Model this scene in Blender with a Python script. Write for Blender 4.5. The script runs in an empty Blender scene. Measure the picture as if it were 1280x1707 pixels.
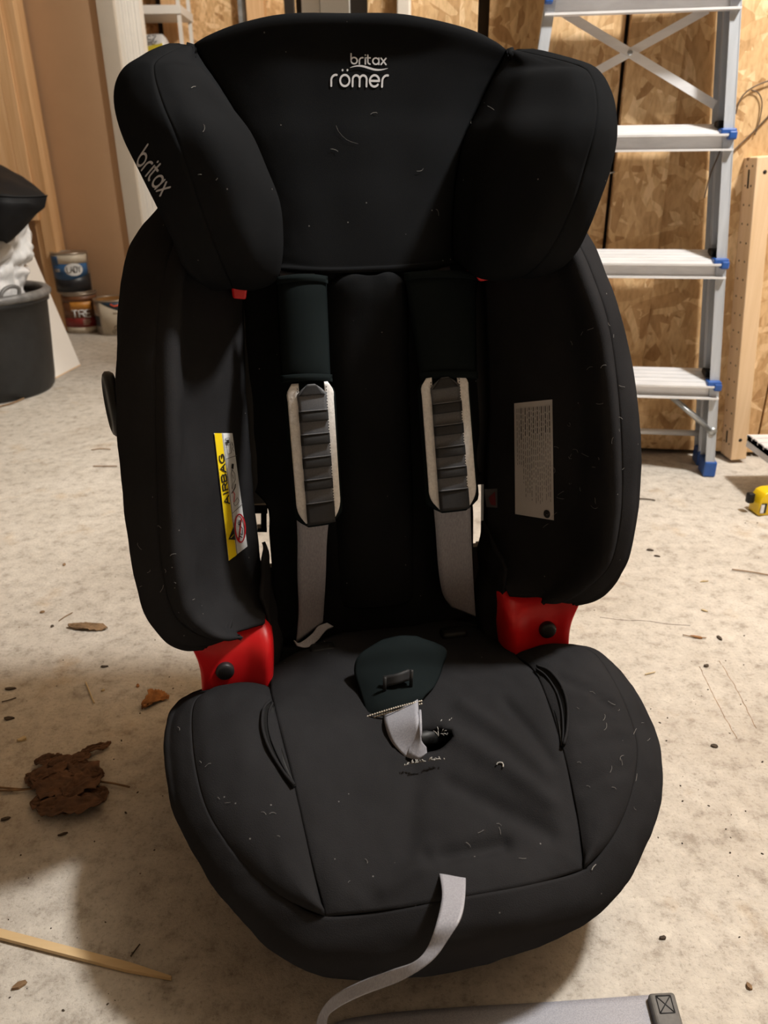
import bpy, bmesh, math, random
from mathutils import Vector, Matrix, noise
from mathutils.bvhtree import BVHTree

# ------------------------------------------------------------------ camera
SC = bpy.context.scene
COL = SC.collection
CAM_H, PITCH, ROLL, FPX = 0.68, math.radians(24.5), math.radians(0.57), 1280.0
CAM = Vector((0, 0, CAM_H))
_F = Vector((0, math.cos(PITCH), -math.sin(PITCH)))
_U = Vector((0, math.sin(PITCH), math.cos(PITCH)))
_R = Vector((1, 0, 0))
_R2 = _R * math.cos(ROLL) - _U * math.sin(ROLL)
_U2 = _U * math.cos(ROLL) + _R * math.sin(ROLL)
cd = bpy.data.cameras.new('camera')
cam = bpy.data.objects.new('camera', cd)
COL.objects.link(cam)
cam.matrix_world = Matrix(((_R2.x, _U2.x, -_F.x, CAM.x), (_R2.y, _U2.y, -_F.y, CAM.y),
                           (_R2.z, _U2.z, -_F.z, CAM.z), (0, 0, 0, 1)))
cd.sensor_fit = 'HORIZONTAL'
cd.sensor_width = 36.0
cd.lens = 36.0 * FPX / 1280.0
cd.clip_start = 0.02
cd.dof.use_dof = True
cd.dof.focus_distance = 0.74
cd.dof.aperture_fstop = 13.0
SC.camera = cam

# ------------------------------------------------------------------ world, lamps, exposure
world = bpy.data.worlds.new('world')
SC.world = world
world.use_nodes = True
world.node_tree.nodes['Background'].inputs[0].default_value = (1.0, 0.82, 0.62, 1)
world.node_tree.nodes['Background'].inputs[1].default_value = 0.02


def lamp(name, loc, power, radius, color):
    l = bpy.data.lights.new(name, 'POINT')
    l.energy = power
    l.shadow_soft_size = radius
    l.color = color
    o = bpy.data.objects.new(name, l)
    o.location = loc
    COL.objects.link(o)
    return o


lamp('garage_lamp', (1.10, 0.83, 2.24), 250, 0.10, (1.0, 0.985, 0.955))
lamp('back_lamp', (0.40, 2.62, 2.25), 135, 0.10, (1.0, 0.95, 0.87))
SC.view_settings.view_transform = 'Standard'
SC.view_settings.look = 'None'
SC.view_settings.exposure = 0.0
SC.view_settings.gamma = 1.0
SC.view_settings.use_curve_mapping = False


# ------------------------------------------------------------------ geometry helpers
def ray(px, py):
    return _F + (px - 640) / FPX * _R2 - (py - 853.5) / FPX * _U2


def W(px, py, z=None, Y=None):
    """world point on the floor plane z or on the plane Y that the photograph shows at px,py"""
    d = ray(px, py)
    t = (z - CAM.z) / d.z if z is not None else (Y - CAM.y) / d.y
    return CAM + d * t


YAW = math.radians(11)
EX = Vector((math.cos(YAW), math.sin(YAW), 0))
EY = Vector((-math.sin(YAW), math.cos(YAW), 0))
ORG = EX * 0.14 + EY * 0.60
EZ = Vector((0, 0, 1))


def S(px, py, y=None, z=None, x=None):
    """seat coordinates (across, back, up) of an image point at a known depth"""
    d = ray(px, py)
    C = CAM - ORG
    if y is not None:
        t = (y - C @ EY) / (d @ EY)
    elif x is not None:
        t = (x - C @ EX) / (d @ EX)
    else:
        t = (z - C.z) / d.z
    w = C + d * t
    return Vector((w @ EX, w @ EY, w.z))


SEATCAM = Vector(((CAM - ORG) @ EX, (CAM - ORG) @ EY, CAM.z))


def seatray(px, py):
    d = ray(px, py)
    return Vector((d @ EX, d @ EY, d.z)).normalized()


def crs(p, t):
    n = len(p) - 1
    if n == 0:
        return p[0].copy()
    if n == 1:
        return p[0].lerp(p[1], t)
    x = min(max(t, 0), 1) * n
    i = min(int(x), n - 1)
    u = x - i
    p1, p2 = p[i], p[i + 1]
    p0 = p[i - 1] if i > 0 else p1 * 2 - p2
    p3 = p[i + 2] if i + 2 <= n else p2 * 2 - p1
    return 0.5 * ((2 * p1) + (p2 - p0) * u + (2 * p0 - 5 * p1 + 4 * p2 - p3) * u * u + (3 * p1 - p0 - 3 * p2 + p3) * u ** 3)


def V(*a):
    return Vector(a)


def grid_surface(rows, nu, nv, puff=0.0, w=0.012, edges='LRTB', nz=None, out=None, post=None, mirror=False):
    """smooth surface through rows of points; swells by puff away from the listed edges (sewn seams)"""
    rows = [[Vector(q) for q in r] for r in rows]
    rr = [[crs(r, i / nu) for i in range(nu + 1)] for r in rows]
    g = [[None] * (nu + 1) for _ in range(nv + 1)]
    for i in range(nu + 1):
        colp = [r[i] for r in rr]
        for j in range(nv + 1):
            g[j][i] = crs(colp, j / nv)
    if mirror:
        for r in g:
            for q in r:
                q.x = -q.x
    nrm = [[None] * (nu + 1) for _ in range(nv + 1)]
    for j in range(nv + 1):
        for i in range(nu + 1):
            du = g[j][min(i + 1, nu)] - g[j][max(i - 1, 0)]
            dv = g[min(j + 1, nv)][i] - g[max(j - 1, 0)][i]
            n = du.cross(dv)
            nrm[j][i] = n.normalized() if n.length > 1e-12 else Vector((0, -1, 0))
    s = 1
    if out is not None:
        o = Vector(out)
        if mirror:
            o.x = -o.x
        if nrm[nv // 2][nu // 2] @ o < 0:
            s = -1
    if puff or nz or post:
        # distances to edges
        du = [[0] * (nu + 1) for _ in range(nv + 1)]
        dv = [[0] * (nu + 1) for _ in range(nv + 1)]
        for j in range(nv + 1):
            for i in range(1, nu + 1):
                du[j][i] = du[j][i - 1] + (g[j][i] - g[j][i - 1]).length
        for i in range(nu + 1):
            for j in range(1, nv + 1):
                dv[j][i] = dv[j - 1][i] + (g[j][i] - g[j - 1][i]).length
        g2 = [[q.copy() for q in r] for r in g]
        for j in range(nv + 1):
            for i in range(nu + 1):
                d = 9.0
                if 'L' in edges: d = min(d, du[j][i])
                if 'R' in edges: d = min(d, du[j][nu] - du[j][i])
                if 'T' in edges: d = min(d, dv[j][i])
                if 'B' in edges: d = min(d, dv[nv][i] - dv[j][i])
                k = 1 - math.exp(-(d / w)) if d < 8 else 1.0
                a = puff * k
                q = g[j][i]
                if nz:
                    for amp, sc in nz:
                        a += amp * k * noise.noise(q * sc + Vector((3.1, 7.7, 1.3)))
                        # pucker close to the seams
                    a += 0.0006 * math.exp(-d / 0.010) * k * 3 * noise.noise(q * 110)
                if post:
                    a += post(q, i / nu, j / nv) * k
                g2[j][i] = q + nrm[j][i] * (s * a)
        g = g2
    return g, s


def bm_from_grid(g, s=1, closed=False):
    bm = bmesh.new()
    vs = [[bm.verts.new(q) for q in r] for r in g]
    n = len(g[0])
    for j in range(len(g) - 1):
        for i in range(n if closed else n - 1):
            a, b = i, (i + 1) % n
            f = (vs[j][a], vs[j][b], vs[j + 1][b], vs[j + 1][a])
            try:
                bm.faces.new(f if s > 0 else f[::-1])
            except ValueError:
                pass
    return bm


def link(name, bm, mat, parent=None, smooth=True, loc=None):
    me = bpy.data.meshes.new(name)
    bmesh.ops.remove_doubles(bm, verts=bm.verts, dist=1e-6)
    bm.to_mesh(me)
    bm.free()
    if smooth:
        for p in me.polygons:
            p.use_smooth = True
    if mat:
        me.materials.append(mat)
    o = bpy.data.objects.new(name, me)
    COL.objects.link(o)
    if parent:
        o.parent = parent
    if loc is not None:
        o.location = loc
    return o


def solid(o, t, offset=-1):
    m = o.modifiers.new('thickness', 'SOLIDIFY')
    m.thickness = t
    m.offset = offset
    m.use_rim = True
    return o


def bevel(o, w, seg=2):
    m = o.modifiers.new('bevel', 'BEVEL')
    m.width = w
    m.segments = seg
    m.limit_method = 'ANGLE'
    return o


def cloth(name, rows, nu, nv, mat, parent, thick=0.004, **k):
    g, s = grid_surface(rows, nu, nv, **k)
    o = link(name, bm_from_grid(g, s), mat, parent)
    solid(o, thick)
    return o


def add_box(bm, c, size, rot=None):
    m = Matrix.Translation(Vector(c))
    if rot is not None:
        m = m @ rot.to_4x4()
    m = m @ Matrix.Diagonal((size[0], size[1], size[2], 1))
    return bmesh.ops.create_cube(bm, size=1.0, matrix=m)['verts']


def add_hex(bm, p):
    """box from eight corners: bottom four then top four"""
    v = [bm.verts.new(Vector(q)) for q in p]
    for f in ((3, 2, 1, 0), (4, 5, 6, 7), (0, 1, 5, 4), (1, 2, 6, 5), (2, 3, 7, 6), (3, 0, 4, 7)):
        bm.faces.new([v[i] for i in f])
    return v


def add_tube(bm, pts, r, seg=8, caps=True, flat=None):
    pts = [Vector(p) for p in pts]
    rs = r if isinstance(r, (list, tuple)) else [r] * len(pts)
    rings = []
    up = None
    for i, p in enumerate(pts):
        t = (pts[min(i + 1, len(pts) - 1)] - pts[max(i - 1, 0)]).normalized()
        if up is None:
            up = Vector((0, 0, 1)) if abs(t.z) < 0.9 else Vector((1, 0, 0))
        a = t.cross(up).normalized()
        b = a.cross(t).normalized()
        up = b
        rings.append([bm.verts.new(p + (a * math.cos(2 * math.pi * k / seg) + b * math.sin(2 * math.pi * k / seg) * (flat or 1)) * rs[i]) for k in range(seg)])
    for i in range(len(rings) - 1):
        for k in range(seg):
            bm.faces.new((rings[i][k], rings[i][(k + 1) % seg], rings[i + 1][(k + 1) % seg], rings[i + 1][k]))
    if caps:
        bm.faces.new(rings[0][::-1])
        bm.faces.new(rings[-1])


def spl(pts, n):
    pts = [Vector(p) for p in pts]
    return [crs(pts, i / n) for i in range(n + 1)]


def add_lathe(bm, prof, seg=32, mat=None, cap=True):
    rings = []
    M = mat or Matrix.Identity(4)
    for r, z in prof:
        rings.append([bm.verts.new(M @ Vector((r * math.cos(2 * math.pi * k / seg), r * math.sin(2 * math.pi * k / seg), z))) for k in range(seg)])
    for i in range(len(rings) - 1):
        for k in range(seg):
            bm.faces.new((rings[i][k], rings[i][(k + 1) % seg], rings[i + 1][(k + 1) % seg], rings[i + 1][k]))
    if cap:
        bm.faces.new(rings[0][::-1])
        bm.faces.new(rings[-1])


def tag(o, label=None, cat=None, group=None, kind=None):
    if label: o['label'] = label
    if cat: o['category'] = cat
    if group: o['group'] = group
    if kind: o['kind'] = kind
    return o


def empty(name, loc, rz=0.0):
    o = bpy.data.objects.new(name, None)
    o.empty_display_size = 0.05
    o.location = loc
    o.rotation_euler = (0, 0, rz)
    COL.objects.link(o)
    return o


# ------------------------------------------------------------------ materials
def new_mat(name, color=(0.5, 0.5, 0.5), rough=0.6, metal=0.0, spec=0.5):
    m = bpy.data.materials.new(name)
    m.use_nodes = True
    b = m.node_tree.nodes['Principled BSDF']
    b.inputs['Base Color'].default_value = (*color, 1)
    b.inputs['Roughness'].default_value = rough
    b.inputs['Metallic'].default_value = metal
    b.inputs['Specular IOR Level'].default_value = spec
    return m, m.node_tree.nodes, m.node_tree.links, b


def node(N, t, **kw):
    n = N.new(t)
    for k, v in kw.items():
        if k in n.inputs.keys():
            n.inputs[k].default_value = v
        else:
            setattr(n, k, v)
    return n


def ramp(N, stops, interp='LINEAR'):
    r = N.new('ShaderNodeValToRGB')
    r.color_ramp.interpolation = interp
    e = r.color_ramp.elements
    while len(e) < len(stops):
        e.new(0.5)
    for i, (p, c) in enumerate(stops):
        e[i].position = p
        e[i].color = (*c, 1) if len(c) == 3 else c
    return r


def coords(N, L, scale=(1, 1, 1), rot=(0, 0, 0), loc=(0, 0, 0)):
    tc = N.new('ShaderNodeTexCoord')
    mp = N.new('ShaderNodeMapping')
    mp.inputs['Scale'].default_value = scale
    mp.inputs['Rotation'].default_value = rot
    mp.inputs['Location'].default_value = loc
    L.new(tc.outputs['Object'], mp.inputs['Vector'])
    return mp.outputs['Vector']


def add_bump(N, L, b, src, strength, dist):
    bp = N.new('ShaderNodeBump')
    bp.inputs['Strength'].default_value = strength
    bp.inputs['Distance'].default_value = dist
    L.new(src, bp.inputs['Height'])
    L.new(bp.outputs['Normal'], b.inputs['Normal'])
    return bp


def fabric(name, color, weave=1500, strength=0.35, sheen=0.04, lint=True, rough=0.9):
    m, N, L, b = new_mat(name, color, rough, 0, 0.0)
    b.inputs['Sheen Weight'].default_value = sheen
    b.inputs['Sheen Roughness'].default_value = 0.4
    v = coords(N, L)
    w1 = node(N, 'ShaderNodeTexNoise', Scale=weave, Detail=1.0)
    L.new(v, w1.inputs['Vector'])
    n2 = node(N, 'ShaderNodeTexNoise', Scale=14.0, Detail=4.0)
    L.new(v, n2.inputs['Vector'])
    mx = N.new('ShaderNodeMix'); mx.data_type = 'RGBA'
    c = Vector(color)
    mx.inputs['A'].default_value = (*(c * 0.72), 1)
    mx.inputs['B'].default_value = (*(c * 1.35), 1)
    L.new(n2.outputs['Fac'], mx.inputs['Factor'])
    last = mx.outputs['Result']
    if lint:
        vo = node(N, 'ShaderNodeTexVoronoi', Scale=105.0)
        L.new(v, vo.inputs['Vector'])
        sp = N.new('ShaderNodeSeparateColor')
        L.new(vo.outputs['Color'], sp.inputs[0])
        lt = node(N, 'ShaderNodeMath', operation='LESS_THAN'); lt.inputs[1].default_value = 0.07
        gt = node(N, 'ShaderNodeMath', operation='GREATER_THAN'); gt.inputs[1].default_value = 0.90
        L.new(vo.outputs['Distance'], lt.inputs[0])
        L.new(sp.outputs[0], gt.inputs[0])
        mu = node(N, 'ShaderNodeMath', operation='MULTIPLY')
        L.new(lt.outputs[0], mu.inputs[0]); L.new(gt.outputs[0], mu.inputs[1])
        m2 = N.new('ShaderNodeMix'); m2.data_type = 'RGBA'
        L.new(mu.outputs[0], m2.inputs['Factor'])
        L.new(last, m2.inputs['A'])
        m2.inputs['B'].default_value = (0.16, 0.155, 0.15, 1)
        last = m2.outputs['Result']
    L.new(last, b.inputs['Base Color'])
    add_bump(N, L, b, w1.outputs['Fac'], strength, 0.0006)
    return m


def concrete(name):
    m, N, L, b = new_mat(name, (0.4, 0.37, 0.33), 0.85, 0, 0.25)
    v = coords(N, L)
    n1 = node(N, 'ShaderNodeTexNoise', Scale=2.2, Detail=6.0, Roughness=0.65)
    n2 = node(N, 'ShaderNodeTexNoise', Scale=38.0, Detail=8.0, Roughness=0.72)
    n3 = node(N, 'ShaderNodeTexNoise', Scale=230.0, Detail=4.0, Roughness=0.7)
    n4 = node(N, 'ShaderNodeTexNoise', Scale=9.0, Detail=5.0, Roughness=0.6)
    for n in (n1, n2, n3, n4):
        L.new(v, n.inputs['Vector'])
    r1 = ramp(N, [(0.30, (0.39, 0.345, 0.29)), (0.5, (0.49, 0.45, 0.395)), (0.72, (0.57, 0.53, 0.475))])
    L.new(n1.outputs['Fac'], r1.inputs['Fac'])
    r2 = ramp(N, [(0.33, (0.50, 0.46, 0.42)), (0.47, (0.92, 0.91, 0.9)), (0.66, (1.16, 1.16, 1.15))])
    L.new(n2.outputs['Fac'], r2.inputs['Fac'])
    mx = N.new('ShaderNodeMix'); mx.data_type = 'RGBA'; mx.blend_type = 'MULTIPLY'
    mx.inputs['Factor'].default_value = 0.75
    L.new(r1.outputs[0], mx.inputs['A']); L.new(r2.outputs[0], mx.inputs['B'])
    r3 = ramp(N, [(0.30, (0.62, 0.6, 0.57)), (0.45, (1, 1, 1)), (0.75, (1.08, 1.08, 1.08))])
    L.new(n3.outputs['Fac'], r3.inputs['Fac'])
    m2 = N.new('ShaderNodeMix'); m2.data_type = 'RGBA'; m2.blend_type = 'MULTIPLY'
    m2.inputs['Factor'].default_value = 0.8
    L.new(mx.outputs['Result'], m2.inputs['A']); L.new(r3.outputs[0], m2.inputs['B'])
    # rusty brown stains
    r4 = ramp(N, [(0.60, (1, 1, 1)), (0.72, (0.86, 0.76, 0.64))])
    L.new(n4.outputs['Fac'], r4.inputs['Fac'])
    m3 = N.new('ShaderNodeMix'); m3.data_type = 'RGBA'; m3.blend_type = 'MULTIPLY'
    m3.inputs['Factor'].default_value = 0.8
    L.new(m2.outputs['Result'], m3.inputs['A']); L.new(r4.outputs[0], m3.inputs['B'])
    # small pits
    vo = node(N, 'ShaderNodeTexVoronoi', Scale=55.0)
    L.new(v, vo.inputs['Vector'])
    sp = N.new('ShaderNodeSeparateColor'); L.new(vo.outputs['Color'], sp.inputs[0])
    lt = node(N, 'ShaderNodeMath', operation='LESS_THAN'); lt.inputs[1].default_value = 0.06
    gt = node(N, 'ShaderNodeMath', operation='GREATER_THAN'); gt.inputs[1].default_value = 0.86
    L.new(vo.outputs['Distance'], lt.inputs[0]); L.new(sp.outputs[1], gt.inputs[0])
    mu = node(N, 'ShaderNodeMath', operation='MULTIPLY')
    L.new(lt.outputs[0], mu.inputs[0]); L.new(gt.outputs[0], mu.inputs[1])
    m4 = N.new('ShaderNodeMix'); m4.data_type = 'RGBA'
    L.new(mu.outputs[0], m4.inputs['Factor']); L.new(m3.outputs['Result'], m4.inputs['A'])
    m4.inputs['B'].default_value = (0.16, 0.13, 0.10, 1)
    L.new(m4.outputs['Result'], b.inputs['Base Color'])
    ad = node(N, 'ShaderNodeMath', operation='ADD')
    L.new(n2.outputs['Fac'], ad.inputs[0]); L.new(n3.outputs['Fac'], ad.inputs[1])
    add_bump(N, L, b, ad.outputs[0], 0.35, 0.004)
    return m


def osb(name, gain=1.0):
    m, N, L, b = new_mat(name, (0.5, 0.3, 0.12), 0.75, 0, 0.3)
    best = None
    bval = None
    bpri = None
    for k, (ang, sc, off) in enumerate([(0.25, 1.0, 0.0), (1.05, 1.15, 3.3), (1.9, 0.9, 7.1), (2.65, 1.1, 11.7), (1.45, 1.35, 17.0)]):
        v = coords(N, L, (1, 0.2, 1), (0, ang, 0), (off, 0, off * 0.7))
        # stretched cells in the board plane, each one a flake
        mp = N.new('ShaderNodeMapping')
        mp.inputs['Scale'].default_value = (13 * sc, 4, 44 * sc)
        L.new(v, mp.inputs['Vector'])
        wob = node(N, 'ShaderNodeTexNoise', Scale=9.0, Detail=2.0)
        L.new(v, wob.inputs['Vector'])
        av = N.new('ShaderNodeMixRGB'); av.blend_type = 'ADD'; av.inputs[0].default_value = 0.7
        L.new(mp.outputs[0], av.inputs[1]); L.new(wob.outputs['Color'], av.inputs[2])
        vo = node(N, 'ShaderNodeTexVoronoi', Scale=1.0)
        vo.feature = 'F1'
        L.new(av.outputs[0], vo.inputs['Vector'])
        sp = N.new('ShaderNodeSeparateColor'); L.new(vo.outputs['Color'], sp.inputs[0])
        if bpri is None:
            bpri, bval = sp.outputs[0], sp.outputs[1]
        else:
            gt = node(N, 'ShaderNodeMath', operation='GREATER_THAN')
            L.new(sp.outputs[0], gt.inputs[0]); L.new(bpri, gt.inputs[1])
            mxv = N.new('ShaderNodeMix'); mxv.data_type = 'FLOAT'
            L.new(gt.outputs[0], mxv.inputs[0]); L.new(bval, mxv.inputs[2]); L.new(sp.outputs[1], mxv.inputs[3])
            mxp = node(N, 'ShaderNodeMath', operation='MAXIMUM')
            L.new(sp.outputs[0], mxp.inputs[0]); L.new(bpri, mxp.inputs[1])
            bval, bpri = mxv.outputs[0], mxp.outputs[0]
    g = gain
    r = ramp(N, [(0.0, (0.36 * g, 0.20 * g, 0.085 * g)), (0.10, (0.46 * g, 0.275 * g, 0.125 * g)), (0.5, (0.57 * g, 0.365 * g, 0.18 * g)), (0.85, (0.65 * g, 0.44 * g, 0.235 * g)), (1.0, (0.74 * g, 0.53 * g, 0.31 * g))])
    L.new(bval, r.inputs['Fac'])
    fib = node(N, 'ShaderNodeTexNoise', Scale=120.0, Detail=4.0)
    v2 = coords(N, L, (1, 1, 0.35), (0, 0.7, 0))
    L.new(v2, fib.inputs['Vector'])
    r2 = ramp(N, [(0.3, (0.72, 0.68, 0.6)), (0.55, (1, 1, 1)), (0.8, (1.08, 1.08, 1.08))])
    L.new(fib.outputs['Fac'], r2.inputs['Fac'])
    mx = N.new('ShaderNodeMix'); mx.data_type = 'RGBA'; mx.blend_type = 'MULTIPLY'
    mx.inputs['Factor'].default_value = 0.8
    L.new(r.outputs[0], mx.inputs['A']); L.new(r2.outputs[0], mx.inputs['B'])
    L.new(mx.outputs['Result'], b.inputs['Base Color'])
    add_bump(N, L, b, bpri, 0.5, 0.003)
    return m


def pine(name, c1, c2, axis=2, rough=0.6):
    m, N, L, b = new_mat(name, c1, rough, 0, 0.35)
    sc = [26, 26, 26]
    sc[axis] = 1.6
    v = coords(N, L, tuple(sc))
    n1 = node(N, 'ShaderNodeTexNoise', Scale=1.0, Detail=5.0, Roughness=0.6, Distortion=0.6)
    L.new(v, n1.inputs['Vector'])
    sc2 = [170, 170, 170]; sc2[axis] = 5
    v2 = coords(N, L, tuple(sc2))
    n2 = node(N, 'ShaderNodeTexNoise', Scale=1.0, Detail=3.0)
    L.new(v2, n2.inputs['Vector'])
    ad = node(N, 'ShaderNodeMath', operation='MULTIPLY_ADD'); ad.inputs[1].default_value = 0.35
    L.new(n2.outputs['Fac'], ad.inputs[0]); L.new(n1.outputs['Fac'], ad.inputs[2])
    r = ramp(N, [(0.42, c2), (0.62, tuple((a + d) / 2 for a, d in zip(c1, c2))), (0.85, c1)])
    L.new(ad.outputs[0], r.inputs['Fac'])
    vk = coords(N, L, tuple(7.0 if i != axis else 3.2 for i in range(3)))
    vo = node(N, 'ShaderNodeTexVoronoi', Scale=1.0); L.new(vk, vo.inputs['Vector'])
    lt = node(N, 'ShaderNodeMath', operation='LESS_THAN'); lt.inputs[1].default_value = 0.07
    L.new(vo.outputs['Distance'], lt.inputs[0])
    mx = N.new('ShaderNodeMix'); mx.data_type = 'RGBA'
    L.new(lt.outputs[0], mx.inputs['Factor']); L.new(r.outputs[0], mx.inputs['A'])
    mx.inputs['B'].default_value = (c2[0] * 0.35, c2[1] * 0.28, c2[2] * 0.22, 1)
    L.new(mx.outputs['Result'], b.inputs['Base Color'])
    return m


def noisy(name, color, rough, amount=0.25, scale=20, metal=0.0, spec=0.5, bump=0.0, stretch=(1, 1, 1)):
    m, N, L, b = new_mat(name, color, rough, metal, spec)
    v = coords(N, L, stretch)
    n = node(N, 'ShaderNodeTexNoise', Scale=float(scale), Detail=5.0, Roughness=0.6)
    L.new(v, n.inputs['Vector'])
    c = Vector(color)
    r = ramp(N, [(0.3, tuple(c * (1 - amount))), (0.7, tuple(c * (1 + amount)))])
    L.new(n.outputs['Fac'], r.inputs['Fac'])
    L.new(r.outputs[0], b.inputs['Base Color'])
    if bump:
        add_bump(N, L, b, n.outputs['Fac'], bump, 0.004)
    return m


M = {}
M['fabric'] = fabric('black_fabric', (0.0205, 0.0202, 0.0214), 1300, 0.5, 0.0)
M['jersey'] = fabric('black_jersey', (0.0108, 0.0114, 0.0124), 2200, 0.25, 0.0)
M['neoprene'] = fabric('neoprene', (0.0095, 0.0125, 0.0130), 2200, 0.15, 0.0, lint=False)
M['plastic'] = noisy('black_plastic', (0.007, 0.007, 0.007), 0.5, 0.2, 60, spec=0.3)
M['button'] = noisy('button_plastic', (0.016, 0.016, 0.018), 0.5, 0.15, 60)
M['red'] = noisy('red_plastic', (0.78, 0.012, 0.016), 0.38, 0.06, 12)
M['webbing'] = noisy('grey_webbing', (0.30, 0.30, 0.335), 0.6, 0.2, 900, stretch=(1, 1, 0.2))
M['webdark'] = noisy('dark_webbing', (0.085, 0.087, 0.095), 0.6, 0.2, 900)
M['webblack'] = noisy('black_webbing', (0.011, 0.011, 0.012), 0.7, 0.3, 700)
M['silver'] = noisy('silver_fabric', (0.80, 0.79, 0.78), 0.5, 0.12, 350, bump=0.25)
M['thread'] = noisy('thread', (0.45, 0.40, 0.33), 0.8, 0.3, 300)
M['print'] = noisy('logo_print', (0.62, 0.62, 0.64), 0.5, 0.05, 40)
M['printdim'] = noisy('side_logo_print', (0.42, 0.42, 0.45), 0.5, 0.05, 40)
M['white'] = noisy('label_white', (0.74, 0.75, 0.76), 0.5, 0.03, 30)
M['labelgrey'] = noisy('label_satin', (0.55, 0.52, 0.50), 0.55, 0.04, 30)
M['yellow'] = noisy('label_yellow', (0.85, 0.62, 0.01), 0.5, 0.04, 30)
M['ink'] = noisy('ink_black', (0.012, 0.012, 0.012), 0.6, 0.05, 30)
M['inkgrey'] = noisy('ink_grey', (0.10, 0.10, 0.10), 0.6, 0.05, 30)
M['inkred'] = noisy('ink_red', (0.62, 0.02, 0.03), 0.5, 0.05, 30)
M['pinkpl'] = noisy('dull_red_plastic', (0.20, 0.03, 0.035), 0.5, 0.1, 50)
M['lint'] = noisy('lint', (0.30, 0.29, 0.27), 0.9, 0.2, 50)
M['concrete'] = concrete('concrete')
M['osb'] = osb('osb')
M['osbfar'] = osb('osb_far_lit', 1.3)  # brighter copy of the OSB: the far room's light is put into its colour
M['pinestud'] = pine('pine_board', (0.80, 0.52, 0.28), (0.58, 0.31, 0.13))
M['pinepale'] = pine('pale_pine', (0.72, 0.52, 0.33), (0.60, 0.40, 0.22))
M['beige'] = noisy('beige_paint', (0.58, 0.375, 0.225), 0.7, 0.05, 3)
M['trim'] = noisy('white_trim_paint', (0.62, 0.56, 0.48), 0.5, 0.04, 6)
M['whitepaint'] = noisy('white_paint', (0.80, 0.77, 0.72), 0.45, 0.03, 6)
M['ceil'] = noisy('ceiling_paint', (0.26, 0.21, 0.15), 0.8, 0.05, 4)
M['wallplain'] = noisy('bare_board', (0.20, 0.155, 0.11), 0.8, 0.15, 5)
M['alu'] = noisy('aluminium', (0.78, 0.78, 0.79), 0.4, 0.10, 40, metal=0.3, stretch=(0.3, 1, 1))
M['alurail'] = noisy('aluminium_rail', (0.50, 0.53, 0.57), 0.45, 0.12, 60, metal=0.3, stretch=(1, 1, 0.1))
M['zinc'] = noisy('zinc', (0.40, 0.42, 0.43), 0.4, 0.3, 30, metal=0.8)
M['bluepl'] = noisy('blue_plastic', (0.02, 0.085, 0.32), 0.4, 0.12, 40)
M['darkgap'] = noisy('dark_board_and_gap_shade', (0.02, 0.012, 0.006), 0.9, 0.2, 20)  # near-black for dark boards, and painted shade in sheet gaps and holes
M['tub'] = noisy('tub_plastic', (0.016, 0.016, 0.016), 0.5, 0.25, 30, spec=0.35)
M['tubrim'] = noisy('worn_tub_rim', (0.12, 0.115, 0.11), 0.45, 0.5, 25)
M['bag'] = noisy('white_bag', (0.62, 0.61, 0.60), 0.35, 0.06, 15)
M['nylon'] = noisy('black_nylon', (0.006, 0.006, 0.0065), 0.5, 0.25, 40, spec=0.12)
M['tin'] = noisy('tin', (0.42, 0.36, 0.30), 0.35, 0.2, 20, metal=0.8)
M['canblue'] = noisy('can_blue', (0.03, 0.11, 0.27), 0.4, 0.35, 9)
M['canblack'] = noisy('can_black', (0.012, 0.013, 0.018), 0.4, 0.2, 20)
M['canred'] = noisy('can_red', (0.20, 0.016, 0.014), 0.4, 0.2, 20)
M['canbrown'] = noisy('can_brown', (0.16, 0.06, 0.022), 0.45, 0.3, 20)
M['canorange'] = noisy('can_orange', (0.55, 0.23, 0.035), 0.45, 0.2, 20)
M['cancream'] = noisy('can_cream', (0.55, 0.48, 0.38), 0.5, 0.14, 16)
M['cannavy'] = noisy('can_navy', (0.022, 0.05, 0.085), 0.45, 0.2, 20)
M['canlid'] = noisy('can_lid', (0.28, 0.14, 0.04), 0.5, 0.25, 14)
M['fire'] = noisy('can_flame', (0.8, 0.10, 0.03), 0.5, 0.3, 30)
M['magenta'] = noisy('magenta', (0.55, 0.02, 0.14), 0.5, 0.1, 10)
M['sackyellow'] = noisy('sack_yellow', (0.75, 0.62, 0.06), 0.5, 0.1, 10)
M['cable'] = noisy('cable', (0.10, 0.065, 0.04), 0.5, 0.2, 30)
M['leaf'] = noisy('dry_leaf', (0.105, 0.050, 0.024), 0.85, 0.45, 60, bump=0.4)
M['leaforange'] = noisy('orange_leaf', (0.32, 0.13, 0.035), 0.8, 0.35, 60, bump=0.3)
M['bark'] = noisy('bark', (0.21, 0.125, 0.062), 0.85, 0.35, 60, bump=0.3)
M['chip'] = noisy('pale_chip', (0.55, 0.43, 0.25), 0.7, 0.15, 60)
M['crumb'] = noisy('dark_crumb', (0.06, 0.042, 0.028), 0.9, 0.4, 60)
M['sliver'] = pine('sliver_pine', (0.62, 0.45, 0.25), (0.50, 0.34, 0.17), axis=0)
M['tapeyellow'] = noisy('tape_yellow', (0.75, 0.50, 0.005), 0.35, 0.06, 20)
M['greypl'] = noisy('grey_endcap', (0.10, 0.095, 0.09), 0.6, 0.2, 120)

# ------------------------------------------------------------------ room shell
def slab(name, lo, hi, mat, parent=None):
    bm = bmesh.new()
    lo, hi = Vector(lo), Vector(hi)
    add_box(bm, (lo + hi) / 2, hi - lo)
    return link(name, bm, mat, parent, smooth=False)


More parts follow.
